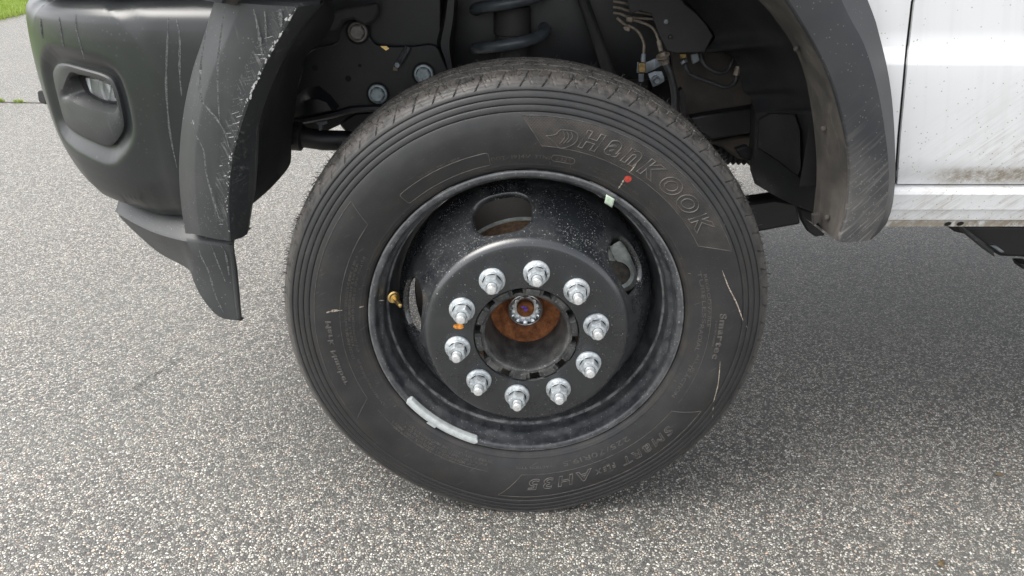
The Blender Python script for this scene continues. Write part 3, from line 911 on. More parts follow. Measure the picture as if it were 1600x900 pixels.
# disc with five hand holes
DP = spline([(.0835, -.0262), (.0850, -.0295), (.0875, -.0300), (.110, -.0300), (.140, -.0300), (.1525, -.0298), (.1590, -.0278), (.1650, -.0215), (.1700, -.0110), (.1790, .0085),
             (.1920, .0335), (.2050, .0590), (.2140, .0780), (.2185, .0900), (.2210, .1050), (.2215, .1200)], 400)
_dl = np.r_[0, np.cumsum(np.linalg.norm(np.diff(DP, axis=0), axis=1))]
def dpt(s, a, inn=0.0):
    r = float(np.interp(s, _dl, DP[:, 0])); y_ = float(np.interp(s, _dl, DP[:, 1]))
    if inn:
        r2 = float(np.interp(s + .001, _dl, DP[:, 0])); y2 = float(np.interp(s + .001, _dl, DP[:, 1]))
        r1 = float(np.interp(s - .001, _dl, DP[:, 0])); y1 = float(np.interp(s - .001, _dl, DP[:, 1]))
        tr_, ty = r2 - r1, y2 - y1; L = math.hypot(tr_, ty) + 1e-9
        r -= ty / L * inn; y_ += tr_ / L * inn
    return Vector((r * math.cos(a), y_, HUB.z + r * math.sin(a)))
def s_of_r(r):
    i = np.argmax(DP[:, 0] >= r); return float(_dl[i])
s_in, s_out = s_of_r(.1665), s_of_r(.2145)
dmb = MB()
NT = 160
def srow(s, n=NT, a0=0): return [dpt(s, a0 + 2 * PI * k / n) for k in range(n)]
A0 = math.radians(30)
dmb.grid([srow(s, NT, A0 - PI / 5) for s in np.r_[np.linspace(0, .006, 8), np.linspace(.009, s_of_r(.147), 12), np.linspace(s_of_r(.148), s_in, 16)]], True)
dmb.grid([srow(s, NT, A0 - PI / 5) for s in np.linspace(s_out, _dl[-1], 14)], True)
nt_, ns_ = NT // 5, 16
for q in range(5):
    ac = A0 + q * 2 * PI / 5
    bd = []
    for k in range(nt_): bd.append((s_in, -PI / 5 + 2 * PI / 5 * k / nt_))
    for k in range(ns_): bd.append((s_in + (s_out - s_in) * k / ns_, PI / 5))
    for k in range(nt_): bd.append((s_out, PI / 5 - 2 * PI / 5 * k / nt_))
    for k in range(ns_): bd.append((s_out + (s_in - s_out) * k / ns_, -PI / 5))
    sm_, hs, ha = (s_in + s_out) / 2, (s_out - s_in) / 2 * .80, math.radians(15.2)
    hole = []
    for (s_, a_) in bd:
        u = (s_ - sm_) / ((s_out - s_in) / 2); v_ = a_ / (PI / 5)
        # direction blend so that points spread evenly round the hole
        t = math.atan2(u * 1.0, v_ * 1.15)
        cx_, sx_ = math.cos(t), math.sin(t)
        e = 2.0 / 2.7
        hole.append((sm_ + hs * math.copysign(abs(sx_) ** e, sx_), ha * math.copysign(abs(cx_) ** e, cx_) * (1 + .06 * sx_)))
    rings = []
    for t in (0, .2, .4, .6, .76, .88, .96):
        rings.append([dpt(b_[0] + (h[0] - b_[0]) * t, ac + b_[1] + (h[1] - b_[1]) * t) for b_, h in zip(bd, hole)])
    rings.append([dpt(h[0], ac + h[1], .0005) for h in hole])
    rings.append([dpt(sm_ + (h[0] - sm_) * .965, ac + h[1] * .965, .0022) for h in hole])
    rings.append([dpt(sm_ + (h[0] - sm_) * .955, ac + h[1] * .955, .0100) for h in hole])
    rings.append([dpt(sm_ + (h[0] - sm_) * 1.08, ac + h[1] * 1.08, .0105) for h in hole])
    dmb.grid(rings, True)
disc = dmb.build('wheel_disc', M['disc'], wheel, sharp=50)
# small oval locating hole with rust
oh = MB(); c_ = pol(716.5, 510, -.0306)
def dp2(r, a, y_): return Vector((r * math.cos(a), y_, HUB.z + r * math.sin(a)))
oc = dp2(c_[0], c_[1], -.0306)
oh.add([oc] + [oc + Vector((.0084 * math.copysign(abs(math.cos(t)) ** .75, math.cos(t)), 0, .0050 * math.sin(t))) for t in np.linspace(0, 2 * PI, 28, endpoint=False)], [(0, 1 + k, 1 + (k + 1) % 28) for k in range(28)])
oh.build('locating_hole', M['orange_rust'], wheel)

# lug nuts: flange, tapered hex, stud
ln = MB(); ln.cur = 0
ln.rev([(0, .0195), (-.001, .0207), (-.0045, .0205), (-.0060, .0190), (-.0075, .0165), (-.0110, .0155), (-.0115, .0152)], 40)
def hexring(y_, r, n=48, k=1.0):
    out = []
    for q in range(n):
        a = 2 * PI * q / n
        hx = math.cos(PI / 6) / math.cos((a % (PI / 3)) - PI / 6)
        rr_ = r * (hx * k + (1 - k)); out.append(Vector((rr_ * math.cos(a), y_, rr_ * math.sin(a))))
    return out
ln.grid([hexring(-.0105, .0150), hexring(-.0115, .0155), hexring(-.0240, .0150), hexring(-.0262, .0134, k=.5), hexring(-.0266, .0085, k=0)], True)
ln.cur = 1
ln.rev([(-.0262, .0078), (-.0285, .0076), (-.0300, .0070), (-.0305, .0078), (-.0370, .0078), (-.0395, .0064), (-.0402, .003), (-.0403, 0.0)], 24)
nut0 = None
r_l = .1125
for k in range(10):
    a = math.radians(82.5 + 36 * k)
    if nut0 is None:
        nut0 = ln.build('lug_nut', [M['galv'], M['stud']], wheel, sharp=40); o = nut0
    else:
        o = nut0.copy(); COL.objects.link(o)
    o.location = (r_l * math.cos(a), -.0300, HUB.z + r_l * math.sin(a))
    o.rotation_euler = (0, random.uniform(0, 6), 0)

# hub: ring of lugs and slots, bore, rusty flange, twelve point nut
hb = MB()
N = 240
def hrow(fn): return [fn(2 * PI * k / N) for k in range(N)]
def slot(a):
    d = (a - math.radians(64.5)) % (PI / 5); d = min(d, PI / 5 - d)
    return d < math.radians(5.2)
def blk(a):
    d = (a - math.radians(82.5)) % (PI / 5); d = min(d, PI / 5 - d)
    return d < math.radians(8.0)
def P3(r, y_, a): return Vector((r * math.cos(a), y_, HUB.z + r * math.sin(a)))
def ytop(a): return -.0300 if blk(a) else -.0262
rows = [hrow(lambda a: P3(.0832, .010, a)), hrow(lambda a: P3(.0832, -.004 if slot(a) else ytop(a) + .0015, a)),
        hrow(lambda a: P3(.0822, -.004 if slot(a) else ytop(a), a)),
        hrow(lambda a: P3(.0745 if slot(a) else .0735, -.004 if slot(a) else ytop(a), a)),
        hrow(lambda a: P3(.0742 if slot(a) else .0722, -.0235, a)),
        hrow(lambda a: P3(.0700, -.0235, a)), hrow(lambda a: P3(.0672, -.0215, a)), hrow(lambda a: P3(.0655, -.017, a)), hrow(lambda a: P3(.0640, .00, a)),
        hrow(lambda a: P3(.0615, .03, a)), hrow(lambda a: P3(.0600, .0600, a)), hrow(lambda a: P3(.059, .072, a))]
hb.grid(rows, True)
hub = hb.build('hub', M['hub'], truck, sharp=30)
ax_ = MB(); ax_.rev([(.0610, .0612), (.0580, .0600), (.0575, .0582), (.0660, .050), (.0780, .036), (.0820, .0)], 72, hubc)
axo = ax_.build('axle_flange', M['rust'], hub)
NY = .040
nt2 = MB()
nt2.rev([(.058, .0300), (.022, .0300), (.0200, .0292), (.0195, .0280), (.0203, .0268), (.0215, .0262)], 60, (0, NY, HUB.z))
def pt12(y_, r, amp):
    return [P3(r + amp * abs(math.sin(6 * 2 * PI * k / N)) , y_ + NY, 2 * PI * k / N) for k in range(N)]
nt2.grid([pt12(.0215, .0262, 0), pt12(.0235, .0212, .0034), pt12(.0320, .0205, .0034), pt12(.0322, .0150, 0), pt12(.05, .0150, 0)], True)
nt2.build('axle_nut', M['nutsteel'], hub, sharp=30)
sh_ = MB(); sh_.rev([(.05, .0149), (.0245, .0149), (.0232, .0138), (.0232, .004), (.0250, .002), (.0255, 0)], 40, (0, NY, HUB.z))
sh_.build('shaft_end', M['rust'], hub)
pm = MB(); c_ = at(820.5, 484, .0222 + NY)
for (dx, dz, w_) in ((-.0045, .0050, .0026), (.0010, -.0002, .0034), (.0008, .0048, .0018)):
    pm.prism([c_ + Vector((dx + w_ * math.cos(t), 0, dz + w_ * .8 * math.sin(t))) for t in np.linspace(0, 2 * PI, 8, endpoint=False)], (0, .0012, 0))
pm.build('paint_mark', M['purple'], hub)

# valve stem, balance weight, sticker on the rim
vs_ = MB(); v0 = Vector((-.2290, .046, HUB.z + .0115)); v1 = at(626, 478, .012)
v0 = at(614, 463, .050)
dv = (v1 - v0); dL = dv.length; dv.normalize()
vs_.rev([(-.004, .0), (-.004, .0085), (.001, .0088), (.0015, .0105), (.0045, .0105), (.0055, .0078), (.0095, .0072), (.010, .0040), (dL * .45, .0036), (dL * .5, .0046),
         (dL * .72, .0046), (dL * .76, .0040), (dL * .95, .0040), (dL, .0030), (dL + .001, 0)], 24, v0, axis=dv)
vs_.build('valve_stem', M['brass'], wheel, sharp=40)
wt = MB(); w0 = pol(640, 622, .012)[1]; w1 = unwrap(pol(746, 690, .012)[1], w0)
rowsw = []
for k in range(41):
    t = k / 40; a = w0 + (w1 - w0) * t
    tap = min(1, math.sqrt(max(0, 1 - (max(0, abs(t - .5) - .47) / .03) ** 2)))
    tap = max(tap, .25)
    rc_ = .2520
    rowsw.append([P3(rc_ + dr * tap, yy, a) for dr, yy in ((.0068, .0150), (.0068, .0104), (.0055, .0090), (0, .0080), (-.0055, .0090), (-.0066, .0110), (-.0066, .020))])
wt.grid(rowsw)
wt.add(rowsw[0], [tuple(range(7))]); wt.add(rowsw[-1], [tuple(range(7))])
am = w0 + (w1 - w0) * .42
cl = [[P3(r, yy, am + da) for r, yy in ((.2555, .0078), (.2590, .0084), (.2625, .0102), (.2632, .0145))] for da in (-.034, -.03, .03, .034)]
wt.grid(cl)
wt.build('balance_weight', M['weight'], wheel, sharp=45)
st_ = MB(); sc = pol(951, 316, .016)
da = .0075 / .25
st_.grid([[P3(.2390 + .0150 * q, .0215 - .0090 * q - .0003, sc[1] + .03 * (q - .5) + da * (2 * k / 4 - 1)) for k in range(5)] for q in np.linspace(0, 1, 5)])
st_.build('rim_sticker', M['sticker'], wheel, solid=-.0006)

# ---- brake behind the wheel --------------------------------------
bk = MB()
bk.rev([(.160, .197), (.132, .197), (.130, .195), (.130, .1440)], 96, hubc)
bk.cur = 1
bk.rev([(.130, .1440), (.1280, .1425), (.1280, .1385), (.1300, .137)], 96, hubc)
bk.cur = 2
bk.rev([(.1300, .137), (.1260, .135), (.100, .132), (.080, .125), (.075, .060)], 96, hubc)
rot = bk.build('brake_rotor', [M['rotor'], M['zinc'], M['hat']], truck)
cp = MB()
YC = .105
def cpx(pts, Y): return [at(x_, y_, Y) for x_, y_ in pts]
# plated bracket seen through the right hand hole: upper tab, arm curling round the lower side
cp.cur = 0
cp.prism(cpx([(944, 386), (953, 384), (963, 404), (961, 408), (944, 406)], YC + .012), (0, .006, 0))
arm_o = spline([(953, 385), (963, 379), (971, 377), (983, 396), (990, 412), (996, 428), (994, 442), (986, 452), (974, 456)], 26)
arm_i = spline([(953, 386), (957, 396), (963, 407), (974, 411), (982, 418), (985, 428), (983, 436), (976, 443), (968, 447)], 26)
cp.grid([[at(*p, YC) for p in arm_o], [at(*p, YC - .003) for p in (arm_o + arm_i) / 2], [at(*p, YC) for p in arm_i], [at(*p, YC + .02) for p in arm_i]])
cp.cur = 1
cp.prism(cpx([(930, 405), (965, 407), (983, 420), (984, 434), (970, 450), (945, 452)], YC + .02), (0, .03, 0))
cp.cur = 2
cp.box((.10, YC + .035, HUB.z - .02), (.215, YC + .12, HUB.z + .15), .012)
cp.build('brake_caliper', [M['zinc'], M['casting'], M['chassis']], truck, sharp=40)

# ---- body: bumper ------------------------------------------------
PLAN = [(-.425, .0405), (-.46, .042), (-.51, .0455), (-.56, .052), (-.645, .076), (-.72, .118), (-.782, .172), (-.828, .235), (-.860, .305), (-.890, .41), (-.917, .60), (-.93, .95)]
plan = spline(PLAN, 120)
plan = np.vstack([plan, [[x_, 1.9 - y_] for x_, y_ in plan[::-1][1:]]])
def zbot(x_, y_):
    return float(np.interp(y_, [.03, .05, .09, .13, .18, .22, .26, .30, .40], [.545, .546, .550, .556, .585, .606, .634, .655, .665]))
tg = np.gradient(plan, axis=0); tg /= np.linalg.norm(tg, axis=1)[:, None]
nrm = np.stack([-tg[:, 1], tg[:, 0]], 1)      # candidate outward normals
if nrm[0][1] > 0: nrm = -nrm
rowsb = []
for (x_, y_), (nx, ny) in zip(plan, nrm):
    zb = zbot(x_, min(y_, 1.9 - y_)); q = []
    sec = [(-.16, .900), (-.10, .897), (-.060, .893), (-.036, .889), (-.020, .884), (-.009, .877), (-.003, .869), (0, .861), (.0015, .85)]
    sec += [(.002 + .004 * math.sin(PI * t), .85 + (zb + .075 - .85) * t) for t in np.linspace(.06, 1, 22)]
    sec += [(-.002, zb + .055), (-.008, zb + .036), (-.018, zb + .019), (-.032, zb + .007), (-.050, zb + .001), (-.085, zb)]
    for off, z_ in sec:
        sh_x = .080 * min(1, max(0, (x_ + .57) / .145)) * min(1, max(0, (.875 - z_) / .33))
        q.append(Vector((x_ - sh_x + nx * off, y_ + ny * off, z_)))
    rowsb.append(q)
bmp = MB(); bmp.grid(rowsb)
bvh = BVHTree.FromPolygons([Vector(p) for p in bmp.v], bmp.f)
def onb(px, py, lift=0.0):
    d = ray(px, py).normalized()
    h = bvh.ray_cast(CAM, d)
    if h[0] is None: return at(px, py, .15)
    n_ = h[1] if h[1].dot(d) < 0 else -h[1]
    return h[0] + n_ * lift
# moulded pocket round the lamp
BEZ = [(74, 118), (79, 104), (88, 100), (120, 108), (160, 121), (173, 140), (183, 181), (184, 204), (172, 224), (160, 231), (133, 221), (107, 207), (93, 192), (82, 155)]
bezl = loop(BEZ, 64)
bc = np.array([129, 165.0])
bw = [onb(*p) for p in bezl]
cen = onb(*bc)
nrm_c = bvh.ray_cast(CAM, ray(*bc).normalized())[1]
if nrm_c.y > 0: nrm_c = -nrm_c
ux = Vector((0, 0, 1)).cross(nrm_c).normalized(); uz = nrm_c.cross(ux)
def loc2(p): q = p - cen; return q.dot(ux), q.dot(uz)
bl2 = np.array([loc2(p) for p in bw])
def sdist(p):
    """distance outside the bezel outline in the lamp plane (negative inside)"""
    A2 = bl2; B2 = np.roll(bl2, -1, 0); d_ = B2 - A2; q_ = np.array(p)
    t_ = np.clip(((q_ - A2) * d_).sum(1) / (d_ ** 2).sum(1), 0, 1)
    d = np.linalg.norm(A2 + d_ * t_[:, None] - q_, axis=1).min()
    ins_ = False; n_ = len(bl2); j_ = n_ - 1
    for i_ in range(n_):
        if (bl2[i_, 1] > p[1]) != (bl2[j_, 1] > p[1]) and p[0] < (bl2[j_, 0] - bl2[i_, 0]) * (p[1] - bl2[i_, 1]) / (bl2[j_, 1] - bl2[i_, 1]) + bl2[i_, 0]: ins_ = not ins_
        j_ = i_
    return -d if ins_ else d
RECESS = .014
def recess(v):
    if (v - cen).length > .3: return 0
    d = sdist(loc2(v))
    if d < -.014: return .055
    if d < 0: return RECESS
    t = max(0, 1 - d / .032)
    return RECESS * (t * t * (3 - 2 * t))
# refine the mesh locally so the pocket is smooth
bm = bmesh.new()
vv = [bm.verts.new(p) for p in bmp.v]
for f in bmp.f: bm.faces.new([vv[i] for i in f])
ed_ = [e for e in bm.edges if all((v.co - cen).length < .17 for v in e.verts)]
bmesh.ops.subdivide_edges(bm, edges=ed_, cuts=4, use_grid_fill=True, smooth=0)
bm.normal_update()
for v in bm.verts:
    if v.co.y < .6 and (v.co - cen).length < .3:
        k = recess(v.co)
        if k: v.co -= nrm_c * k
pk = [v for v in bm.verts if (v.co - cen).length < .19 and not v.is_boundary and sdist(loc2(v.co)) > -.004]
for _ in range(6): bmesh.ops.smooth_vert(bm, verts=pk, factor=.5, use_axis_x=True, use_axis_y=True, use_axis_z=True)
hit = [f for f in bm.faces if sdist(loc2(f.calc_center_median())) < -.016 and (f.calc_center_median() - cen).length < .15]
bmesh.ops.delete(bm, geom=hit, context='FACES')
bumper = MB().bm(bm).build('front_bumper', M['bumper'], truck, sharp=60)
def inb(px, py, lift=0.0):
    """point on the bumper skin moved into the pocket"""
    return onb(px, py) - nrm_c * (RECESS - lift)
# bezel: outer ring, opening with ledge
OPN = [(98, 116), (112, 117), (135, 122), (157, 130), (169, 141), (174, 157), (174.5, 170), (168, 179), (144, 176), (120, 169), (104, 161), (88, 150)]
opn = loop(OPN, 64)
def match(pl, c):
    ang = np.unwrap(np.arctan2(pl[:, 1] - c[1], pl[:, 0] - c[0])); 
    if ang[-1] < ang[0]: pl = pl[::-1]; ang = np.unwrap(np.arctan2(pl[:, 1] - c[1], pl[:, 0] - c[0]))
    T = np.linspace(-PI, PI, 96, endpoint=False)
    A_ = np.r_[ang - 2 * PI, ang, ang + 2 * PI]; X_ = np.r_[pl[:, 0]] ; 
    return np.stack([np.interp(T, A_, np.tile(pl[:, k], 3)) for k in (0, 1)], 1)
oc_ = np.array([137, 149.0])
B1 = match(bezl, oc_); O1 = match(opn, oc_)
bz = MB()
bcen = np.array([129, 165.0])
B0 = bcen + (B1 - bcen) * 1.0; B2 = bcen + (B1 - bcen) * .955
R1 = [inb(*p, -.006) for p in B0]; R2 = [inb(*p, .0045) for p in B0]; R3 = [inb(*p, .0065) for p in B2]
R4 = [inb(*(p * .45 + q * .55), .006) for p, q in zip(B2, O1)]
R5 = [inb(*p, .004) for p in O1]; R6 = [inb(*(oc_ + (p - oc_) * .97), .001) for p in O1]
inward = -nrm_c
LMP = [(112, 119), (135, 123), (155, 130), (168, 140), (174, 153), (174.5, 163), (162, 164), (144, 160), (128, 152), (117, 140)]
lp = loop(LMP, 64); L1 = match(lp, np.array([146., 142.]))
def lam(px, py, dp):
    d = ray(px, py).normalized()
    return inb(px, py) + d * (dp / -d.dot(nrm_c))
R7 = [lam(*q, .020) for q in L1]; R8 = [lam(*q, .055) for q in L1]
bz.grid([R1, R2, R3, R4, R5, R6, R7, R8], True)
bz.add(R8, [tuple(range(len(R8)))])
bezel = bz.build('fog_lamp_bezel', M['trim'], bumper, sharp=38)
# lamp inside the opening
lc = lp.mean(0)
lf = MB()
F0 = [lam(*(lc + (p - lc) * .99), .019) for p in lp]; F1 = [lam(*(lc + (p - lc) * .84 + np.array([3, 0])), .021) for p in lp]; F2 = [lam(*(lc + (p - lc) * .82 + np.array([3, 0])), .040) for p in lp]
F00 = [lam(*(lc + (p - lc) * .98), .050) for p in lp]
lf.grid([F00, F0, F1, F2], True)
lamp = lf.build('fog_lamp_housing', M['black'], bumper)
rf = MB()
for k in range(5):
    x0 = 124 + k * 9.5
    P = [(x0, 123 + k * 2.2), (x0 + 9.0, 125 + k * 2.2), (x0 + 10.5, 161), (x0 + 2, 160)]
    tw_ = .006 if k % 2 else -.004
    rf.add([lam(*P[0], .034 + tw_), lam(*P[1], .030 - tw_), lam(*P[2], .030 + tw_), lam(*P[3], .036 - tw_)], [(0, 1, 2), (0, 2, 3)])
rf.build('fog_lamp_reflector', M['chrome'], bumper, merge=False)
le = MB(); LE = [lam(*(lc + (p - lc) * .845 + np.array([3, 0])), .0225) for p in lp]
le.add([sum(LE, Vector()) / len(LE) - inward * .004] + LE, [(0, 1 + k, 1 + (k + 1) % len(LE)) for k in range(len(LE))])
le.build('fog_lamp_lens', M['lens'], bumper)
# parking sensor / hook showing past the bumper's far edge
ph_ = MB(); p0 = at(68, 153, .40)
hk = [at(57, 143, .40), at(61, 140, .40), at(72, 141, .40), at(72, 164, .40), at(63, 162, .40), at(59, 157, .40)]
ph_.prism(hk, (0.05, .045, 0)); ph_.build('tow_hook', M['trim'], bumper, bevel=.003)

# runs of dried water on the bumper and its end cap
def each(name, mat, par, specs, fn):
    """one object for each mark"""
    for a_ in specs:
        m_ = MB(); fn(m_, *a_); m_.build(name, mat, par, merge=False, recalc=False)
def strip3(mb, P, wd, jit=.5):
    """narrow ribbon following world points P facing the side of the truck"""
    n = len(P); L_, R_ = [], []
    for i in range(n):
        d = (P[min(i + 1, n - 1)] - P[max(i - 1, 0)]).normalized(); v = (P[i] - CAM).normalized(); s_ = d.cross(v).normalized()
        ww = wd * .72 * (1 + rng.uniform(-jit, jit)) * (0.3 + .7 * math.sin(PI * (i + .5) / n))
        L_.append(P[i] + s_ * ww); R_.append(P[i] - s_ * ww)
    mb.grid([L_, R_])
for pts, wd in (([(263, 28), (262, 60), (260, 120), (262, 170), (268, 220), (277, 262)], .0022), ([(276, 30), (281, 60), (281, 110), (284, 150)], .0020), ([(92, 26), (96, 50), (100, 74)], .0018),
                ([(119, 22), (120, 45), (126, 70), (132, 92)], .0016), ([(64, 30), (67, 60)], .0016)):
    each('water_run', M['run'], bumper, [([onb(*p, .0006) for p in spline(pts, 26)], wd)], strip3)

# ---- bumper end cap ----------------------------------------------
def srows(pts, n=40): return spline(pts, n)
EL = [(335, 0), (320, 51), (300, 113), (286, 181), (280, 255), (283, 317), (290, 363)]
EF = [(377, 5), (354, 60), (331, 113), (312, 181), (304, 255), (306, 317), (313, 368)]
EK = [(465, 11), (441, 52), (413, 104), (385, 170), (363, 248), (357, 315), (360, 377)]
EI = [(499, 6), (466, 46), (431, 106), (402, 176), (391, 236), (388, 300), (379, 371)]
n = 48
cL = [at(*p, .034) for p in spline(EL, n)]; cF = [at(*p, .004) for p in spline(EF, n)]; cK = [at(*p, -.004) for p in spline(EK, n)]; cI = [at(*p, .040) for p in spline(EI, n)]
def lerp(A_, B2_, t): return [a * (1 - t) + b_ * t for a, b_ in zip(A_, B2_)]
def bulge(R, dy): return [p + Vector((0, dy, 0)) for p in R]
ec = MB()
back = [p + Vector((.0, .05, 0)) for p in cL]
ec.cur = 0
ec.grid([back, cL, bulge(lerp(cL, cF, .06), -.004), lerp(cL, cF, .5), lerp(cL, cF, .96), lerp(cF, cK, .04), bulge(lerp(cF, cK, .35), -.0015), bulge(lerp(cF, cK, .62), -.0015)])
ec.cur = 1
ec.grid([bulge(lerp(cF, cK, .62), -.0015), lerp(cF, cK, .8), lerp(cF, cK, .955), lerp(cK, cI, .03), lerp(cK, cI, .12), lerp(cK, cI, .5), cI])
ec.cur = 0
ec.grid([cI,
         [p + Vector((.004, .012, .001)) for p in cI], [p + Vector((-.004, .05, 0)) for p in cI]])
# close the top
tp = [cL[0], cF[0], cK[0], cI[0]]
tb = [p + Vector((0, .09, .006)) for p in tp]
ec.grid([tp, [p + Vector((0, .012, .004)) for p in tp], tb])
bt = [cL[-1], cF[-1], cK[-1], cI[-1]]; ec.grid([bt, [p + Vector((0, .05, -.001)) for p in bt]])
cap = ec.build('bumper_end_cap', [M['trim'], M['scuffed']], truck, sharp=22)
# scraped edge
sc_m = MB()
kk = spline(EK, 90)
for k in range(230):
    t = rng.uniform(.02, .97); wgt = 1.0 if t < .42 else .35
    if rng.random() > wgt * (.35 + .65 * math.sin(t * 31) ** 2): continue
    i = int(t * 89); tv = kk[min(i + 1, 89)] - kk[max(i - 1, 0)]; tv /= np.linalg.norm(tv)
    c2 = kk[i] + tv * rng.normal(0, 3) + np.array([-rng.exponential(1.6) - .6, rng.normal(0, 1)])
    r = rng.uniform(.0004, .0013) * (1.25 if t < .45 else .7); el = rng.uniform(1.0, 2.6); m_ = 7
    p = at(*c2, -.0056); tw_ = (at(*(c2 + tv * 5), -.0056) - p).normalized(); sw2 = Vector((tw_.z, 0, -tw_.x))
    ring = [p + tw_ * (r * el * math.cos(q) * rng.uniform(.5, 1.3)) + sw2 * (r * math.sin(q) * rng.uniform(.5, 1.3)) for q in np.linspace(0, 2 * PI, m_, endpoint=False)]
    sc_m.add([p + Vector((0, -.0004, 0))] + ring, [(0, 1 + q, 1 + (q + 1) % m_) for q in range(m_)])
for k in range(14):
    t = rng.uniform(.05, .97); i = int(t * 89); p0 = kk[i] + np.array([rng.uniform(-14, -1), rng.uniform(-5, 5)]); L_ = rng.uniform(3, 16 if t < .5 else 9)
    d = np.array([-L_, rng.uniform(-.15, .35) * L_])
    strip3(sc_m, [at(*(p0 + d * q), -.0058) for q in np.linspace(0, 1, 5)], rng.uniform(.0003, .0007))
so_ = sc_m.build('scraped_edge', M['scrape'], cap, merge=False, recalc=False); so_['kind'] = 'stuff'
for pts, wd in (([(352, 8), (344, 60), (340, 110), (341, 160), (343, 188)], .0018), ([(322, 48), (314, 100), (313, 150), (322, 166), (340, 188), (352, 210), (358, 232)], .0020), ([(396, 14), (404, 50), (410, 92)], .0024),
                ([(438, 14), (439, 42)], .0036), ([(413, 14), (415, 40), (416, 66)], .0016), ([(300, 182), (306, 210), (318, 235), (322, 270), (330, 300), (345, 350)], .0014)):
    each('water_run', M['run'], cap, [([at(*p, -.0062 if p[0] > 300 + (330 - 300) * max(0, 1 - p[1] / 200) else .002) for p in spline(pts, 30)], wd)], strip3)

# ---- air dam under the bumper ------------------------------------
AT = [(184, 329), (210, 344), (238, 357), (265, 366), (287, 371), (307, 374), (324, 376), (342, 378), (366, 380)]
AB = [(188, 335), (212, 359), (249, 391), (280, 408), (299, 420), (307, 440), (321, 466), (345, 492), (377, 498)]
AY = [.165, .130, .095, .070, .055, .048, .044, .040, .038]
AYB = [.185, .155, .115, .085, .065, .050, .042, .036, .034]
m1 = spline([(x_, y_, q) for (x_, y_), q in zip(AT, AY)], 40); m2 = spline([(x_, y_, q) for (x_, y_), q in zip(AB, AYB)], 40)
ta = [at(*p) for p in m1]; tb2 = [at(*p) for p in m2]
ad = MB()
ad.grid([[p + Vector((0, .05, .045)) for p in ta], [p + Vector((0, .016, .012)) for p in ta], ta, bulge(lerp(ta, tb2, .05), -.003), bulge(lerp(ta, tb2, .35), .004), bulge(lerp(ta, tb2, .7), .004), tb2, [p + Vector((.002, .006, 0)) for p in tb2]])
dam = ad.build('air_dam', M['trim'], truck, sharp=50, solid=.004)
rb_ = MB(); q0, q1 = ta[-1], tb2[-1]
rb_.tube([q0 + Vector((-.004, -.003, 0)), (q0 + q1) / 2 + Vector((-.004, 0, 0)), q1 + Vector((-.003, 0, .002))], .0042, 10)
rb_.build('air_dam_edge', M['trim'], dam)
for pts in ([(309, 382), (314, 400), (326, 425), (336, 460), (349, 488)], [(330, 384), (340, 410), (352, 440)], [(345, 384), (352, 396), (358, 430)]):
    each('water_run', M['run'], dam, [([at(*p, .030) for p in spline(pts, 20)], .0018)], strip3)

# ---- wheel arch flare --------------------------------------------
FL = [(1189.5, 0), (1219, 34), (1249, 80), (1266, 127), (1276, 182), (1282, 237), (1283, 287), (1278, 334), (1277, 352)]
FC = [(1228, 0), (1265, 59), (1292, 112), (1309, 161), (1323, 220), (1328, 274), (1323, 332), (1316, 356), (1309, 377)]
FB = [(1316.5, 0), (1351, 68), (1373, 142), (1385, 215), (1390, 274), (1386, 318), (1378, 345), (1368, 362), (1357, 375)]
FO = [(1355.6, 0), (1375, 59), (1390, 127), (1397, 196), (1399, 274), (1395, 318), (1390, 337), (1381, 356), (1362, 374)]
n = 56
def ext(P, tops):
    return [Vector(q) for q in spline(tops + [tuple(p) for p in P], n + 40)]
def wpts(pts, Y): return [at(*p, Y) for p in pts]
YL, YC_, YB_, YO = .055, -.018, -.016, .030
fl = ext(wpts(FL, YL), [(-.385, YL, .88), (-.33, YL, .955), (-.2, YL, 1.01), (-.02, YL, 1.035), (.15, YL, 1.01), (.25, YL, .960)])
fc = ext(wpts(FC, YC_), [(-.41, YC_, .895), (-.35, YC_, .985), (-.21, YC_, 1.045), (-.01, YC_, 1.068), (.17, YC_, 1.04), (.275, YC_, .98)])
fb = ext(wpts(FB, YB_), [(-.44, YB_, .90), (-.39, YB_, 1.04), (-.23, YB_, 1.118), (0, YB_, 1.148), (.20, YB_, 1.12), (.335, YB_, 1.04)])
fo = ext(wpts(FO, YO), [(-.455, YO, .90), (-.41, YO, 1.06), (-.24, YO, 1.145), (0, YO, 1.178), (.22, YO, 1.145), (.365, YO, 1.06)])
fr = MB()
fr.cur = 1
fr.grid([[p + Vector((0, .02, 0)) for p in fl], fl, lerp(fl, fc, .5), lerp(fl, fc, .93)])
fr.cur = 0
fr.grid([lerp(fl, fc, .93), bulge(lerp(fl, fc, .985), -.0015), bulge(lerp(fc, fb, .03), -.003), bulge(lerp(fc, fb, .3), -.005), bulge(lerp(fc, fb, .7), -.005), bulge(lerp(fc, fb, .97), -.002),
         lerp(fb, fo, .04), lerp(fb, fo, .5), fo, [p + Vector((.002, .03, 0)) for p in fo]])
e_ = [fl[-1], fc[-1], fb[-1], fo[-1]]
fr.cur = 0
fr.grid([e_, [p + Vector((-.004, .04, -.004)) for p in e_]])
flare = fr.build('wheel_arch_flare', [M['flare'], M['lip']], truck, sharp=24)
# push pins in the lip
def pin(px, py, Y, r=.004):
    m_ = MB(); c_ = at(px, py, Y)
    m_.rev([(-.003, 0), (-.0028, r * .6), (-.0012, r), (.002, r)], 14, c_, axis=Vector((.6, .7, 0)))
    return m_.build('push_pin', M['lip'], flare)
pin(1244, 76, .045); pin(1287, 201, .033); pin(1292, 340, .020)
tabm = MB(); tabm.prism([at(x_, y_, .03) for x_, y_ in ((1271, 337), (1280, 335), (1281, 346), (1272, 352))], (0, .01, 0)); tabm.build('flare_tab', M['lip'], flare)

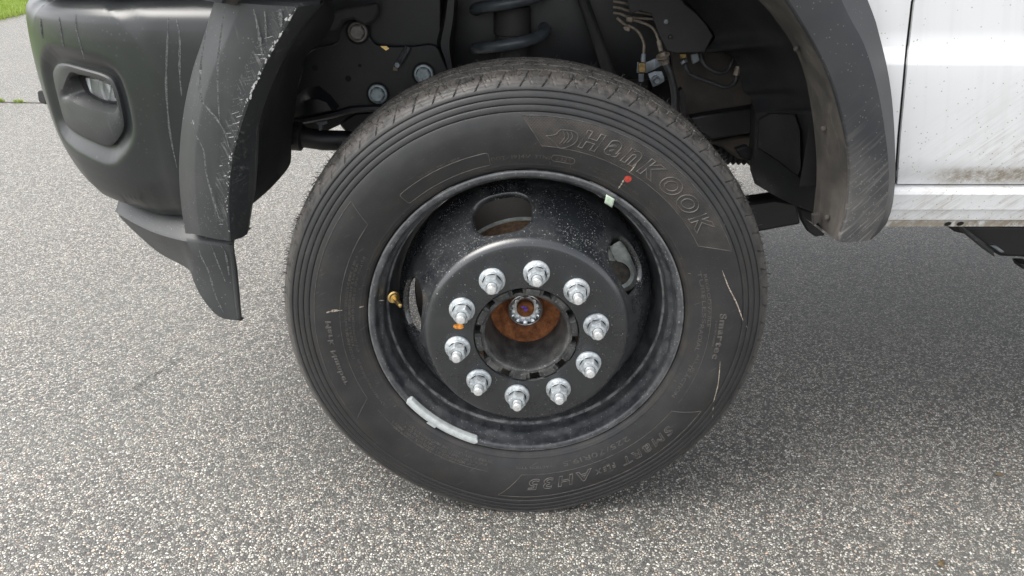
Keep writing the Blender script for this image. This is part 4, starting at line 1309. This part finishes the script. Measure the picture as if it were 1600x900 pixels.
# ---- fender, door, sill (shared side section) ---------------------
def secY(z_):
    return float(np.interp(z_, [.540, .545, .620, .632, .66, .76, .803, .820, .824, .95, 1.1, 1.35], [.088, .086, .080, .070, .068, .064, .064, .076, .080, .082, .080, .095]))
ZS = np.r_[.612, .618, .626, .634, np.linspace(.66, .80, 9), .8035, .809, .815, .8195, .822, .826, np.linspace(.85, 1.35, 14)]
def pix(p):
    d = Vector(p) - CAM; w_ = d.dot(FWD)
    return 800 + FPX * d.dot(RGT) / w_, 450 - FPX * d.dot(UPV) / w_
def gapx(z_, off):
    """door shut line traced from the photograph, then carried on upwards"""
    zz = min(z_, .895); y_ = secY(zz)
    py = pix((.58, y_, zz))[1]
    px = float(np.interp(py, [-10, 0, 77, 137, 215, 288], [1427.4, 1426.5, 1417.5, 1412, 1404.5, 1399.6]))
    return at(px, py, y_).x + max(0, z_ - .895) * .22 + off
fd = MB()
def pan(xa, xb, z_, n): return [Vector((xa + (xb - xa) * k / n, secY(z_), z_)) for k in range(n + 1)]
rowsf = [pan(.492, gapx(z_, -.0028), z_, 8) for z_ in ZS]
rowsf = [[r[0] for r in [rr_]] + rr_[1:] for rr_ in rowsf]
rowsf = [r + [r[-1] + Vector((0, .022, 0))] for r in rowsf]
fd.grid(rowsf)
# upper fender over the arch
xs = np.linspace(-.78, .455, 40)
def archz(x_):
    zz = [p.z for p in fo if abs(p.x - x_) < .05]
    return (max(zz) - .03) if zz else .93
upp = []
for t in np.linspace(0, 1, 6):
    upp.append([Vector((x_, .082 + (.05 if x_ < -.6 else 0) * ((-.6 - x_) / .18) + .012 * t, archz(x_) + (1.35 - archz(x_)) * t)) for x_ in xs])
fd.grid(upp)
fd.build('front_fender', M['white'], truck, sharp=30)
dm_ = MB()
rowsd = [[Vector((gapx(z_, .0028), secY(z_) + .022, z_))] + pan(gapx(z_, .0028), 1.72, z_, 24) for z_ in ZS]
low_ = [Vector((p.x, p.y + .03, .611)) for p in rowsd[0]]
dm_.grid([low_] + rowsd)
door = dm_.build('front_door', M['white'], truck, sharp=30)
ds = MB(); zz_ = np.linspace(.612, 1.35, 60)
ds.grid([[Vector((gapx(z_, q), secY(z_) + .005, z_)) for z_ in zz_] for q in (-.0034, .0034)])
ds.build('door_gap_shade', M['black'], truck)  # black strip in the shut line: the gap's shade put in as colour
sm_ = MB()
x0s, x1s = at(1388, 300, .06).x - .05, 2.6
sect = [(.110, .612), (.074, .609), (.066, .6085), (.062, .606), (.060, .601), (.062, .590), (.0635, .5745), (.0665, .5735), (.067, .572), (.070, .5545), (.074, .552), (.0765, .5517), (.0768, .549), (.0768, .5405), (.080, .540), (.09, .5425), (.13, .545)]
rowss = []
for yy, zz in sect:
    xl = at(1386, 300, .06).x - .02
    rowss.append([Vector((xl + (x1s - xl) * k / 30, yy, zz)) for k in range(31)])
sm_.grid(rowss)
sill = sm_.build('rocker_panel', M['white'], truck, sharp=30)
dh = MB()
for px, py in ((1481, 350), (1500.5, 349.6)):
    c_ = at(px, py, .0755)
    dh.add([c_] + [c_ + Vector((.0054 * math.cos(t) + .0016 * math.sin(t), 0, .0036 * math.sin(t))) for t in np.linspace(0, 2 * PI, 18, endpoint=False)], [(0, 1 + k, 1 + (k + 1) % 18) for k in range(18)])
dh.build('drain_hole', M['black'], sill)
bkp = MB(); bkp.add([(.45, .105, .60), (2.6, .105, .60), (2.6, .105, 1.35), (.45, .105, 1.35)], [(0, 1, 2, 3)]); bkp.build('dark_gap_backing', M['black'], truck)  # black sheet behind the panels, standing in for shade in their gaps
# rest of the truck above and around: hood, cab, far side
cb = MB()
def loft(mb, secs):
    mb.grid([[Vector(p) for p in s_] for s_ in secs])
WY = 1.9
def hoodsec(x_, z0, z1, yy): return [(x_, yy, z0 - .02), (x_, yy + .04, z0 + .03), (x_, yy + .2, z1 - .02), (x_, .95, z1), (x_, WY - yy - .2, z1 - .02), (x_, WY - yy - .04, z0 + .03), (x_, WY - yy, z0 - .02)]
loft(cb, [hoodsec(-.90, .95, .96, .2), hoodsec(-.88, 1.25, 1.28, .18), hoodsec(-.80, 1.34, 1.39, .12), hoodsec(-.3, 1.37, 1.45, .095), hoodsec(.42, 1.37, 1.50, .095)])
cb.build('hood', M['white'], truck)
gr = MB(); gr.box((-.905, .35, .92), (-.86, 1.55, 1.28), .02); gr.build('grille', M['trim'], truck)
ws = MB(); ws.add([(.42, .16, 1.42), (.42, 1.74, 1.42), (1.0, 1.62, 1.98), (1.0, .28, 1.98)], [(0, 1, 2, 3)]); ws.build('windshield', M['glass'], truck, solid=.005)
rfm = MB(); rfm.box((.98, .26, 1.96), (2.55, 1.64, 2.04), .03); rfm.build('cab_roof', M['white'], truck)
for yy, y2 in ((.098, .262), (1.802, 1.638)):
    for q in ([(.48, yy, 1.36), (1.68, yy, 1.36), (1.68, y2, 1.96), (1.02, y2, 1.96)], [(1.76, yy, 1.36), (2.5, yy, 1.36), (2.5, y2, 1.96), (1.76, y2, 1.96)]):
        sw_ = MB(); sw_.add(q, [(0, 1, 2, 3)]); sw_.build('side_window', M['glass'], truck, merge=False, solid=.004)
cr = MB(); cr.add([(2.6, .09, .6), (2.6, 1.81, .6), (2.6, 1.81, 1.36), (2.54, 1.64, 2.0), (2.54, .26, 2.0), (2.6, .09, 1.36)], [(0, 1, 2, 3, 4, 5)])
cr.add([(1.73, .082, .61), (2.6, .082, .61), (2.6, .095, 1.355), (1.73, .095, 1.355)], [(0, 1, 2, 3)])
cr.add([(.455, 1.82, .61), (2.6, 1.82, .61), (2.6, 1.81, 1.355), (.455, 1.81, 1.355)], [(0, 1, 2, 3)])
cr.add([(-.78, 1.82, 1.05), (.455, 1.82, 1.05), (.455, 1.81, 1.355), (-.78, 1.75, 1.355)], [(0, 1, 2, 3)])
cr.add([(1.68, .098, 1.355), (1.76, .098, 1.355), (1.76, .262, 1.97), (1.68, .262, 1.97)], [(0, 1, 2, 3)])
cr.build('cab_shell', M['white'], truck, merge=False)
flr = MB(); flr.box((.56, .12, .60), (2.58, 1.78, .66), .01); flr.build('cab_floor', M['chassis'], truck)

# ---- inside the wheel well ---------------------------------------
def poly(name, pts, thick, m, bev=.0, par=None):
    m_ = MB(); m_.prism([at(*p) for p in pts], (0, thick, 0))
    return m_.build(name, m, par or truck, sharp=30, bevel=bev)
def flat(pts, Y): return [(x_, y_, Y) for x_, y_ in pts]
# engine and structure closing the view
en = MB()
en.box((-.62, .62, .60), (.30, 1.30, 1.30), .03); en.box((.28, .60, .505), (1.0, 1.30, 1.30), .03)
eng = en.build('engine_block', M['chassis'], truck)
rt = MB(); rt.add([(-.75, .10, 1.20), (.60, .10, 1.20), (.60, .65, 1.22), (-.75, .65, 1.22)], [(0, 1, 2, 3)])
rt.grid([[(-.50, y_, 1.2), (-.47, y_, 1.05), (-.44, y_, .93)] for y_ in (.10, .62)])
rt.build('inner_fender', M['liner'], truck, solid=.004)
fr_ = MB()
fr_.box((-.70, .47, .705), (2.55, .55, .90), .008); fr_.box((-.70, 1.35, .705), (2.55, 1.43, .90), .008)
fr_.build('frame_rail', M['chassis'], truck)
axl = MB(); axl.tube([(0, .20, .394), (0, .50, .39), (0, 1.4, .39), (0, 1.7, .394)], [.055, .045, .045, .055], 20)
axl.rev([(-.09, 0), (-.085, .07), (-.05, .12), (.05, .12), (.085, .07), (.09, 0)], 24, (0, 1.15, .39), axis=(1, 0, 0))
axl.build('front_axle', M['chassis'], truck)
# big bracket plate with bolts
bp = loop([(470, 120), (474, 92), (486, 78), (510, 71), (527, 66), (531, 50), (541, 36), (557, 31), (571, 39), (578, 58), (592, 70), (640, 72), (678, 70), (694, 96), (706, 128), (690, 160), (640, 170), (580, 171), (550, 171), (520, 180), (490, 185), (457, 192), (461, 150)], 110)
bpm = MB(); PB = .385
bpm.prism([at(x_, y_, PB) for x_, y_ in bp], (0, .010, 0))
plate_ = bpm.build('suspension_bracket', M['chassis'], truck, sharp=30, bevel=.003)
# rolled lower flange and pressed gusset
fg = MB()
ft = spline([(456, 188), (480, 184), (520, 176), (552, 168), (600, 166), (640, 168)], 30)
fg.grid([[at(x_, y_ - 3, PB - .001) for x_, y_ in ft], [at(x_, y_ + 1, PB - .016) for x_, y_ in ft], [at(x_, y_ + 6, PB - .018) for x_, y_ in ft], [at(x_, y_ + 9, PB - .008) for x_, y_ in ft]])
fg.grid([[at(*p) for p in ((462, 150, PB - .002), (478, 138, PB - .001), (498, 134, PB - .001), (516, 148, PB - .001), (530, 166, PB - .001))],
         [at(*p) for p in ((460, 165, PB - .016), (476, 158, PB - .028), (496, 155, PB - .030), (510, 160, PB - .026), (524, 172, PB - .010))],
         [at(*p) for p in ((458, 184, PB - .016), (476, 180, PB - .026), (497, 175, PB - .030), (518, 172, PB - .026), (526, 172, PB - .012))]])
fg.build('bracket_flange', M['chassis'], plate_, sharp=50)
def bolt(px, py, Y, r, m=M['bolt'], washer=True, par=plate_):
    c_ = at(px, py, Y); b_ = MB(); d = Vector((0, -1, 0))
    if washer: b_.rev([(.006, r * 1.12), (-.001, r * 1.12), (-.003, r * 1.05), (-.0035, r * .85)], 28, c_)
    k_ = [(q.x + c_.x, -.003 + c_.y, q.z + c_.z) for q in hexring(0, r * .86)]
    h2 = [(q.x + c_.x, c_.y - .011, q.z + c_.z) for q in hexring(0, r * .86)]; h3 = [(q.x + c_.x, c_.y - .013, q.z + c_.z) for q in hexring(0, r * .66, k=.3)]
    b_.grid([k_, h2, h3, [(c_.x, c_.y - .0125, c_.z)] * 48], True)
    return b_.build('bolt', m, par, sharp=35)
bolt(559, 50, PB - .002, .0165, plain('grey_brown_bolt', (0.20, 0.185, 0.17), .6, .4)); bolt(590.5, 147, PB - .002, .0165); bolt(662, 116, PB - .002, .0165)
def ringm(px, py, Y, r0, r1, name, m):
    c_ = at(px, py, Y); r_ = MB(); r_.rev([(.004, r1), (-.001, r1), (-.001, r0), (.004, r0)], 32, c_); return r_.build(name, m, plate_)
for p in ((559, 50), (590.5, 147), (662, 116)): ringm(*p, PB - .001, .016, .0225, 'bolt_seat', M['black'])
for px, py, r in ((492, 106, .0058), (544, 123, .0058), (562, 102.5, .0034)):
    c_ = at(px, py, PB - .0012); h_ = MB(); h_.add([c_] + [c_ + Vector((r * math.cos(t), 0, r * math.sin(t))) for t in np.linspace(0, 2 * PI, 20, endpoint=False)], [(0, 1 + k, 1 + (k + 1) % 20) for k in range(20)])
    h_.build('bracket_hole', M['black'], plate_)
# small clip nut on a stalk
ck = MB(); ck.tube([at(638, 74, PB - .004), at(631, 86, PB - .008), at(624, 98, PB - .008)], .0065, 8); ck.build('hose_clip', M['hose'], plate_)
bolt(622, 100, PB - .008, .0070, M['bracket'], False)
tg_ = MB(); tg_.prism([at(x_, y_, PB - .006) for x_, y_ in ((615, 104), (622, 106), (621, 111), (614, 110))], (0, .004, 0)); tg_.build('clip_tab', M['line'], plate_)
sh2 = MB(); sh2.prism([at(x_, y_, PB - .002) for x_, y_ in ((594, 72), (604, 72), (608, 76), (603, 79))], (0, .003, 0)); sh2.build('wire_clip', M['brass'], plate_)
# upright pressed post next to the spring
po = MB()
pl_ = spline([(694, -10), (690, 20), (685, 45), (680, 70), (690, 92), (697, 115)], 24); pr_ = spline([(716, -10), (714, 30), (710, 60), (709, 90), (712, 118)], 24)
po.grid([[at(*p, .41) for p in pl_], [at(*(p * .7 + q * .3), .375) for p, q in zip(pl_, pr_)], [at(*(p * .25 + q * .75), .375) for p, q in zip(pl_, pr_)], [at(*p, .42) for p in pr_]])
po.build('spring_tower', M['chassis'], truck, solid=.004)
# inner panel above the bracket
poly('frame_cover', [(496, 28, .36), (540, 12, .36), (590, 4, .36), (592, 20, .36), (585, 34, .36), (570, 41, .36), (552, 30, .36), (536, 34, .36), (528, 50, .36), (508, 51, .36)], .012, M['plate'], .005)
poly('frame_gusset', [(470, -40, .40), (690, -40, .40), (690, 74, .40), (560, 76, .40), (500, 80, .40), (470, 90, .40)], .02, M['chassis'], .004)
# coil spring and bump stop
sp_ = MB(); cs = at(797, 40, .455); pts = []
zf = at(797, 69, .389).z
for k in range(260):
    u = -1.2 + 3.6 * k / 259; a = math.radians(270) + 2 * PI * u
    pts.append(Vector((cs.x + .068 * math.cos(a), cs.y + .068 * math.sin(a), zf + .073 * u)))
sp_.tube(pts, .0108, 12)
sp_.build('coil_spring', M['spring'], truck, sharp=60)
bs = MB(); bs.rev([(-.5 + .5, 0), (0, .034), (-.005, .036), (-.05, .036), (-.052, .033), (-.10, .033), (-.10, 0)], 32, cs + Vector((.004, 0, .035)), axis=(0, 0, 1))
bs.rev([(.02, 0), (.02, .048), (.0, .048), (0, 0)], 32, cs + Vector((.0, 0, .060)), axis=(0, 0, 1))
bs.build('bump_stop', M['plate'], truck)
st2 = MB(); st2.box((cs.x - .09, .40, 1.02), (cs.x + .09, .62, 1.10), .01); st2.build('spring_seat', M['chassis'], truck)
# sway bar and its bushing
sb = MB(); sb.tube([at(440, 214, .35), at(470, 214, .35), at(505, 219, .35), at(545, 220, .36), at(620, 226, .40), at(700, 240, .5)], .0195, 16)
swb = sb.build('sway_bar', M['chassis'], truck)
bu = MB(); bu.rev([(-.03, .0), (-.03, .024), (-.012, .0275), (.006, .0275), (.010, .022)], 24, at(466, 213, .35), axis=(1, 0, -.1)); bu.build('bushing', M['chassis'], swb)
ht = MB(); ht.prism([at(x_, y_, .34) for x_, y_ in ((493, 192), (504, 190), (511, 189), (512, 193), (503, 196), (502, 204), (498, 204), (498, 196))], (0, .012, 0)); ht.build('sway_bar_clip', M['spring'], swb)
ab = MB(); ab.prism([at(x_, y_, .43) for x_, y_ in ((440, 192), (470, 184), (520, 178), (565, 172), (548, 184), (536, 193), (506, 207), (440, 210))], (0, .05, 0)); ab.build('dark_filler', M['chassis'], truck, bevel=.003)  # dark filler added to blacken the opening between bracket and sway bar
arm = MB(); arm.prism([at(x_, y_, .42) for x_, y_ in ((530, 195), (540, 186), (556, 176), (640, 174), (640, 215), (540, 207))], (0, .06, 0)); arm.build('control_arm', M['chassis'], truck, bevel=.004)
# black liner in front of the wheel
LN = [(500, -20, .15), (520, 20, .17), (503, 60, .20), (478, 82, .22), (466, 118, .24), (458, 170, .25), (453, 215, .25), (452, 250, .25), (446, 264, .24), (420, 293, .18), (391, 318, .10)]
lw = MB()
lf_ = [(499, -20, .05), (485, 20, .05), (455, 62, .05), (434, 98, .05), (416, 140, .05), (402, 176, .05), (395, 205, .05), (391, 235, .05), (389, 260, .05), (388, 285, .05), (388, 316, .05)]
a_ = [at(*p) for p in spline(lf_, 40)]; b_2 = [at(*p) for p in spline(LN, 40)]
lw.grid([[p + Vector((-.006, 0, 0)) for p in a_], lerp(a_, b_2, .35), lerp(a_, b_2, .7), b_2, [p + Vector((-.03, .10, .0)) for p in b_2]])
lw.build('front_wheel_liner', M['liner'], truck, sharp=40, solid=.003)
es = MB(); es.prism([at(x_, y_, .055) for x_, y_ in ((397, 200), (402, 180), (399, 260), (396, 300), (387.5, 344), (379, 346), (386, 300), (390, 240))], (0, .012, 0)); es.build('liner_flange', M['trim'], truck)

# right-hand side: liner, frame, brake lines
poly('inner_fender_plate', [(975, -20, .34), (985, 22, .34), (1000, 17, .34), (1018, 22, .34), (1028, 50, .34), (1042, 80, .34), (1055, 83, .34), (1101, 82, .34), (1115, 56, .34), (1104, 38, .34), (1088, 20, .34), (1070, 6, .34), (1055, -20, .34)], .006, M['plate'], .002)
fp = MB(); c_ = at(1040.5, 34, .338); fp.rev([(-.004, 0), (-.003, .004), (.002, .0045)], 14, c_); fp.build('plate_rivet', M['bracket'], truck)
fp = MB(); c_ = at(1047.5, 58, .338); fp.rev([(-.004, 0), (-.003, .0035), (.002, .004)], 14, c_); fp.build('plate_rivet', M['chassis'], truck)
# curved liner from the plate to the flare lip
l1 = [(1060, -10, .33), (1088, 18, .33), (1117, 56, .33), (1103, 81, .33), (1130, 82, .33), (1146, 90, .33), (1156, 108, .33), (1160, 140, .31), (1172, 152, .30), (1180, 178, .262)]
l2 = [(1194, -10, .07), (1211, 15, .07), (1226, 34, .07), (1243, 58, .07), (1256, 80, .07), (1265, 104, .07), (1273, 127, .07), (1279, 152, .07), (1284, 180, .072)]
A_ = [at(*p) for p in spline(l1, 60)]; B2_ = [at(*p) for p in spline(l2, 60)]
lr = MB()
def bow(t): return [a * (1 - t) + b_ * t + Vector((.02 * math.sin(PI * t), .03 * math.sin(PI * t), .0)) for a, b_ in zip(A_, B2_)]
lr.grid([[p + Vector((.03, .12, 0)) for p in A_], A_, bow(.12), bow(.3), bow(.5), bow(.7), bow(.9), B2_])
liner = lr.build('rear_wheel_liner', M['liner'], truck, sharp=40, solid=.003)
# lower half of the liner and its raised flap
lcol = spline([(1181, 172, .262), (1179, 210, .25), (1178, 243, .24), (1175, 266, .235), (1179, 287, .215)], 20); rcol = spline([(1284, 172, .072), (1290, 215, .072), (1292, 255, .072), (1292, 300, .072), (1288, 337, .072)], 20)
def lowl(u, v, lift=0.0):
    i = min(18, int(v * 19)); f_ = v * 19 - i
    l_ = lcol[i] * (1 - f_) + lcol[i + 1] * f_; r_ = rcol[i] * (1 - f_) + rcol[i + 1] * f_
    q = l_ * (1 - u) + r_ * u; q[2] += .018 * math.sin(PI * u) - lift; q[1] += 5 * math.sin(PI * u) * v
    return at(*q)
us = np.linspace(0, 1, 14); vs0 = np.linspace(0, 1, 20)
lo_ = MB(); lo_.grid([[lowl(u, v) for u in us] for v in vs0] + [[lowl(u, 1) + Vector((.004, .05, .012)) for u in us]])
lo_.grid([[lowl(0, v) for v in vs0], [lowl(0, v) + Vector((.02, .10, 0)) for v in vs0]])
lo_.build('liner_skirt', M['liner'], liner, sharp=40, solid=.003)
fm = MB(); fo2 = [(.04, .12), (.2, .03), (.42, -.02 + .05), (.60, .04), (.66, .2), (.66, .62), (.62, .70), (.3, .58), (.04, .50)]
fa = [lowl(u, v, .004) for u, v in fo2]; fb2 = [lowl(.35 + (u - .35) * .93, .33 + (v - .33) * .93, .016) for u, v in fo2]; cc = lowl(.35, .33, .018)
fm.grid([[lowl(u, v, -.004) for u, v in fo2], fa, fb2, [cc] * len(fo2)], True); fm.build('liner_flap', M['liner'], liner, sharp=30)
# dusty frame steel in the opening
poly('frame_side', [(1048, 60, .43), (1190, 60, .43), (1190, 178, .43), (1060, 186, .43)], .02, M['brownplate'])
poly('frame_flange', [(1078, 184, .40), (1110, 178, .40), (1185, 166, .40), (1185, 207, .40), (1112, 219, .40), (1090, 205, .40)], .03, M['chassis'], .004)
poly('body_mount', [(1105, 222, .43), (1160, 212, .43), (1185, 210, .43), (1185, 252, .43), (1155, 250, .43), (1130, 232, .43)], .05, M['brownplate'], .006)
be = MB(); ba_ = at(1100, 238, .55); bb_ = at(1185, 240, .55)
bp_ = [(0, 0)]
for k in range(19): bp_.append((.006 * k, .026 if k % 2 else .020))
bp_.append((.12, 0)); be.rev(bp_, 24, ba_, axis=(bb_ - ba_)); be.build('rubber_bellows', M['hose'], truck, sharp=50)
poly('liner_bracket', [(1150, 234, .28), (1168, 228, .28), (1182, 240, .28), (1180, 254, .28), (1156, 246, .28)], .02, M['liner'], .003)
# hoses
def hose(name, pts, r, m, n=40, par=truck):
    h_ = MB(); h_.tube([at(*p) for p in spline(pts, n)], r, 10); return h_.build(name, m, par, sharp=60)
h1 = hose('coolant_line', [(1068, 92, .38), (1072, 106, .37), (1077, 115, .37), (1097, 124, .37), (1117, 131, .37), (1134, 136.5, .37), (1148, 129, .375), (1152, 114, .38), (1155, 100, .39)], .0042, M['hose'])
h2 = hose('coolant_line', [(1095, 84, .39), (1098, 96, .385), (1107, 107, .38), (1124, 114, .38), (1137, 110, .385), (1144, 96, .39), (1147, 86, .40)], .0040, M['hose'])
fit = MB(); fit.prism([at(x_, y_, .372) for x_, y_ in ((1062, 84), (1073, 83), (1074, 91), (1064, 93))], (0, .012, 0)); fit.build('line_fitting', M['gold'], h1, bevel=.002)
fit = MB(); fit.prism([at(x_, y_, .380) for x_, y_ in ((1078, 85), (1091, 82), (1094, 95), (1083, 101))], (0, .004, 0)); fit.build('line_bracket', M['bracket'], h1, bevel=.002)
fit = MB(); fit.tube([at(1068, 95, .370), at(1070, 99, .368)], .0065, 8); fit.build('line_nut', M['bracket'], h1)
fit = MB(); fit.tube([at(1154, 104, .372), at(1150, 118, .37)], .0060, 8); fit.build('line_sleeve', M['line'], h1)
hose('brake_line', [(964, 28, .36), (976, 38, .36), (988, 43, .36), (999, 52, .36), (1006, 68, .36), (1005.5, 86, .35)], .0026, M['line'])
hose('brake_line', [(985, 30, .37), (1002, 35, .37), (1016, 41, .37), (1024, 50, .365), (1030, 66, .36)], .0026, M['line'])
for k in range(3):
    hose('brake_line', [(958, 2 + 9 * k, .38), (970, 4 + 9 * k, .38), (984, 7 + 10 * k, .38)] + ([(1022, 16 + 7 * k, .38)] if k else []), .0024, M['line'], 20)
cl_ = MB()
for pts in (((974, 43), (982, 40), (985, 44), (984, 50), (976, 48)), ((980, 26), (990, 27), (988, 36), (979, 34))):
    cl_.prism([at(x_, y_, .348) for x_, y_ in pts], (0, .012, 0))
cl_.build('line_clip', M['line'], truck, bevel=.002)
# brake hose bracket
bkt = MB()
bkt.grid([[at(*p) for p in ((996, 97, .335), (1010, 97, .335), (1022, 92, .338), (1032, 88, .33), (1044, 84, .33))], [at(*p) for p in ((995, 114, .335), (1011, 114, .335), (1024, 108, .338), (1034, 102, .33), (1046, 97, .33))]])
bkt.grid([[at(*p) for p in ((1012, 115, .337), (1023, 111, .338), (1034, 111, .336))], [at(*p) for p in ((1016, 125, .334), (1026, 124, .334), (1037.5, 119, .334))], [at(*p) for p in ((1020.5, 136, .334), (1029, 133, .334), (1038.5, 127, .334))]])
hb2 = bkt.build('hose_bracket', M['bracket'], truck, solid=.003, bevel=.001)
bolt(1025, 125, .330, .0068, M['bracket'], True, hb2)
fit = MB(); fit.prism([at(x_, y_, .326) for x_, y_ in ((998, 98), (1009.5, 98), (1009.5, 114), (998, 114))], (0, .01, 0)); fit.build('hose_block', M['gold'], hb2, bevel=.002)
fit = MB(); fit.tube([at(1005.5, 84, .333), at(1005, 97, .331)], .0046, 10); fit.tube([at(1002, 115, .331), at(1002, 127, .331)], .0050, 8); fit.build('hose_nut', M['bracket'], hb2)
bh = MB(); bh.tube([at(1029, 64, .335), at(1033, 80, .33)], .0042, 10)
bh.rev([(-.002, 0), (-.002, .0125), (.0, .0125), (.0, 0)], 20, at(1036, 88, .325), axis=(.35, .3, -1)); bh.rev([(.005, 0), (.005, .0105), (.007, .0105), (.007, 0)], 20, at(1036, 88, .325), axis=(.35, .3, -1))
bh.tube([at(1034, 82, .326), at(1040, 100, .326)], [.0065, .0075], 10)
bh.build('hose_grommet', M['line'], hb2)
hose('brake_hose', [(1040, 98, .326), (1046, 112, .325), (1051, 130, .325), (1054, 148, .325), (1053, 172, .325), (1046, 200, .33)], .0066, M['hose'], par=hb2)
# diagonal brace and knuckle behind the spring
br_ = MB(); br_.prism([at(*p) for p in ((892, -30, .42), (910, -30, .42), (955, 92, .40), (975, 150, .40), (955, 150, .40))], (0, .03, 0)); br_.build('shock_absorber', M['plate'], truck, bevel=.008)
hp = MB(); hp.prism([at(x_, y_, .40) for x_, y_ in ((1064, 160), (1062, 142), (1066, 138), (1072, 150), (1072, 180), (1066, 186))], (0, .02, 0)); hp.build('frame_tab', M['chassis'], truck)
# black cross bar and shield below the liner
poly('radius_arm', [(1150, 322, .34), (1172, 317, .34), (1211, 311, .34), (1246, 318, .34), (1252, 351, .34), (1186, 363, .34), (1160, 366, .34)], .05, M['chassis'], .006)
poly('splash_shield', [(1246, 322, .18), (1276, 333, .16), (1288, 352, .15), (1290, 369, .15), (1275, 371, .15), (1262, 362, .16), (1252, 345, .17)], .012, M['liner'], .004)
# tank under the sill
poly('fuel_tank', [(1482, 352, .24), (1494, 364, .24), (1512, 368, .24), (1555, 396, .24), (1566, 402, .24), (1700, 408, .24), (1700, 352, .24)], .32, M['chassis'], .008)
poly('tank_strap', [(1500, 353, .20), (1508, 354, .20), (1553, 390, .20), (1556, 403, .20), (1546, 396, .20), (1512, 368, .20)], .03, M['trim'], .003)
poly('tank_clip', [(1548, 384, .19), (1556, 383, .19), (1571, 394, .19), (1565, 396, .19)], .01, M['bracket'], .002)
poly('tank_stud', [(1594, 412, .26), (1612, 412, .26), (1612, 422, .26), (1598, 421, .26)], .03, M['chassis'], .003)
# the wheel on the far side
for o in (tyre, wheel):
    c_ = o.copy(); COL.objects.link(c_); c_.location = (0, WY, 0); c_.rotation_euler = (0, 0, PI)
    if o is wheel:
        d_ = disc.copy(); COL.objects.link(d_); d_.parent = c_
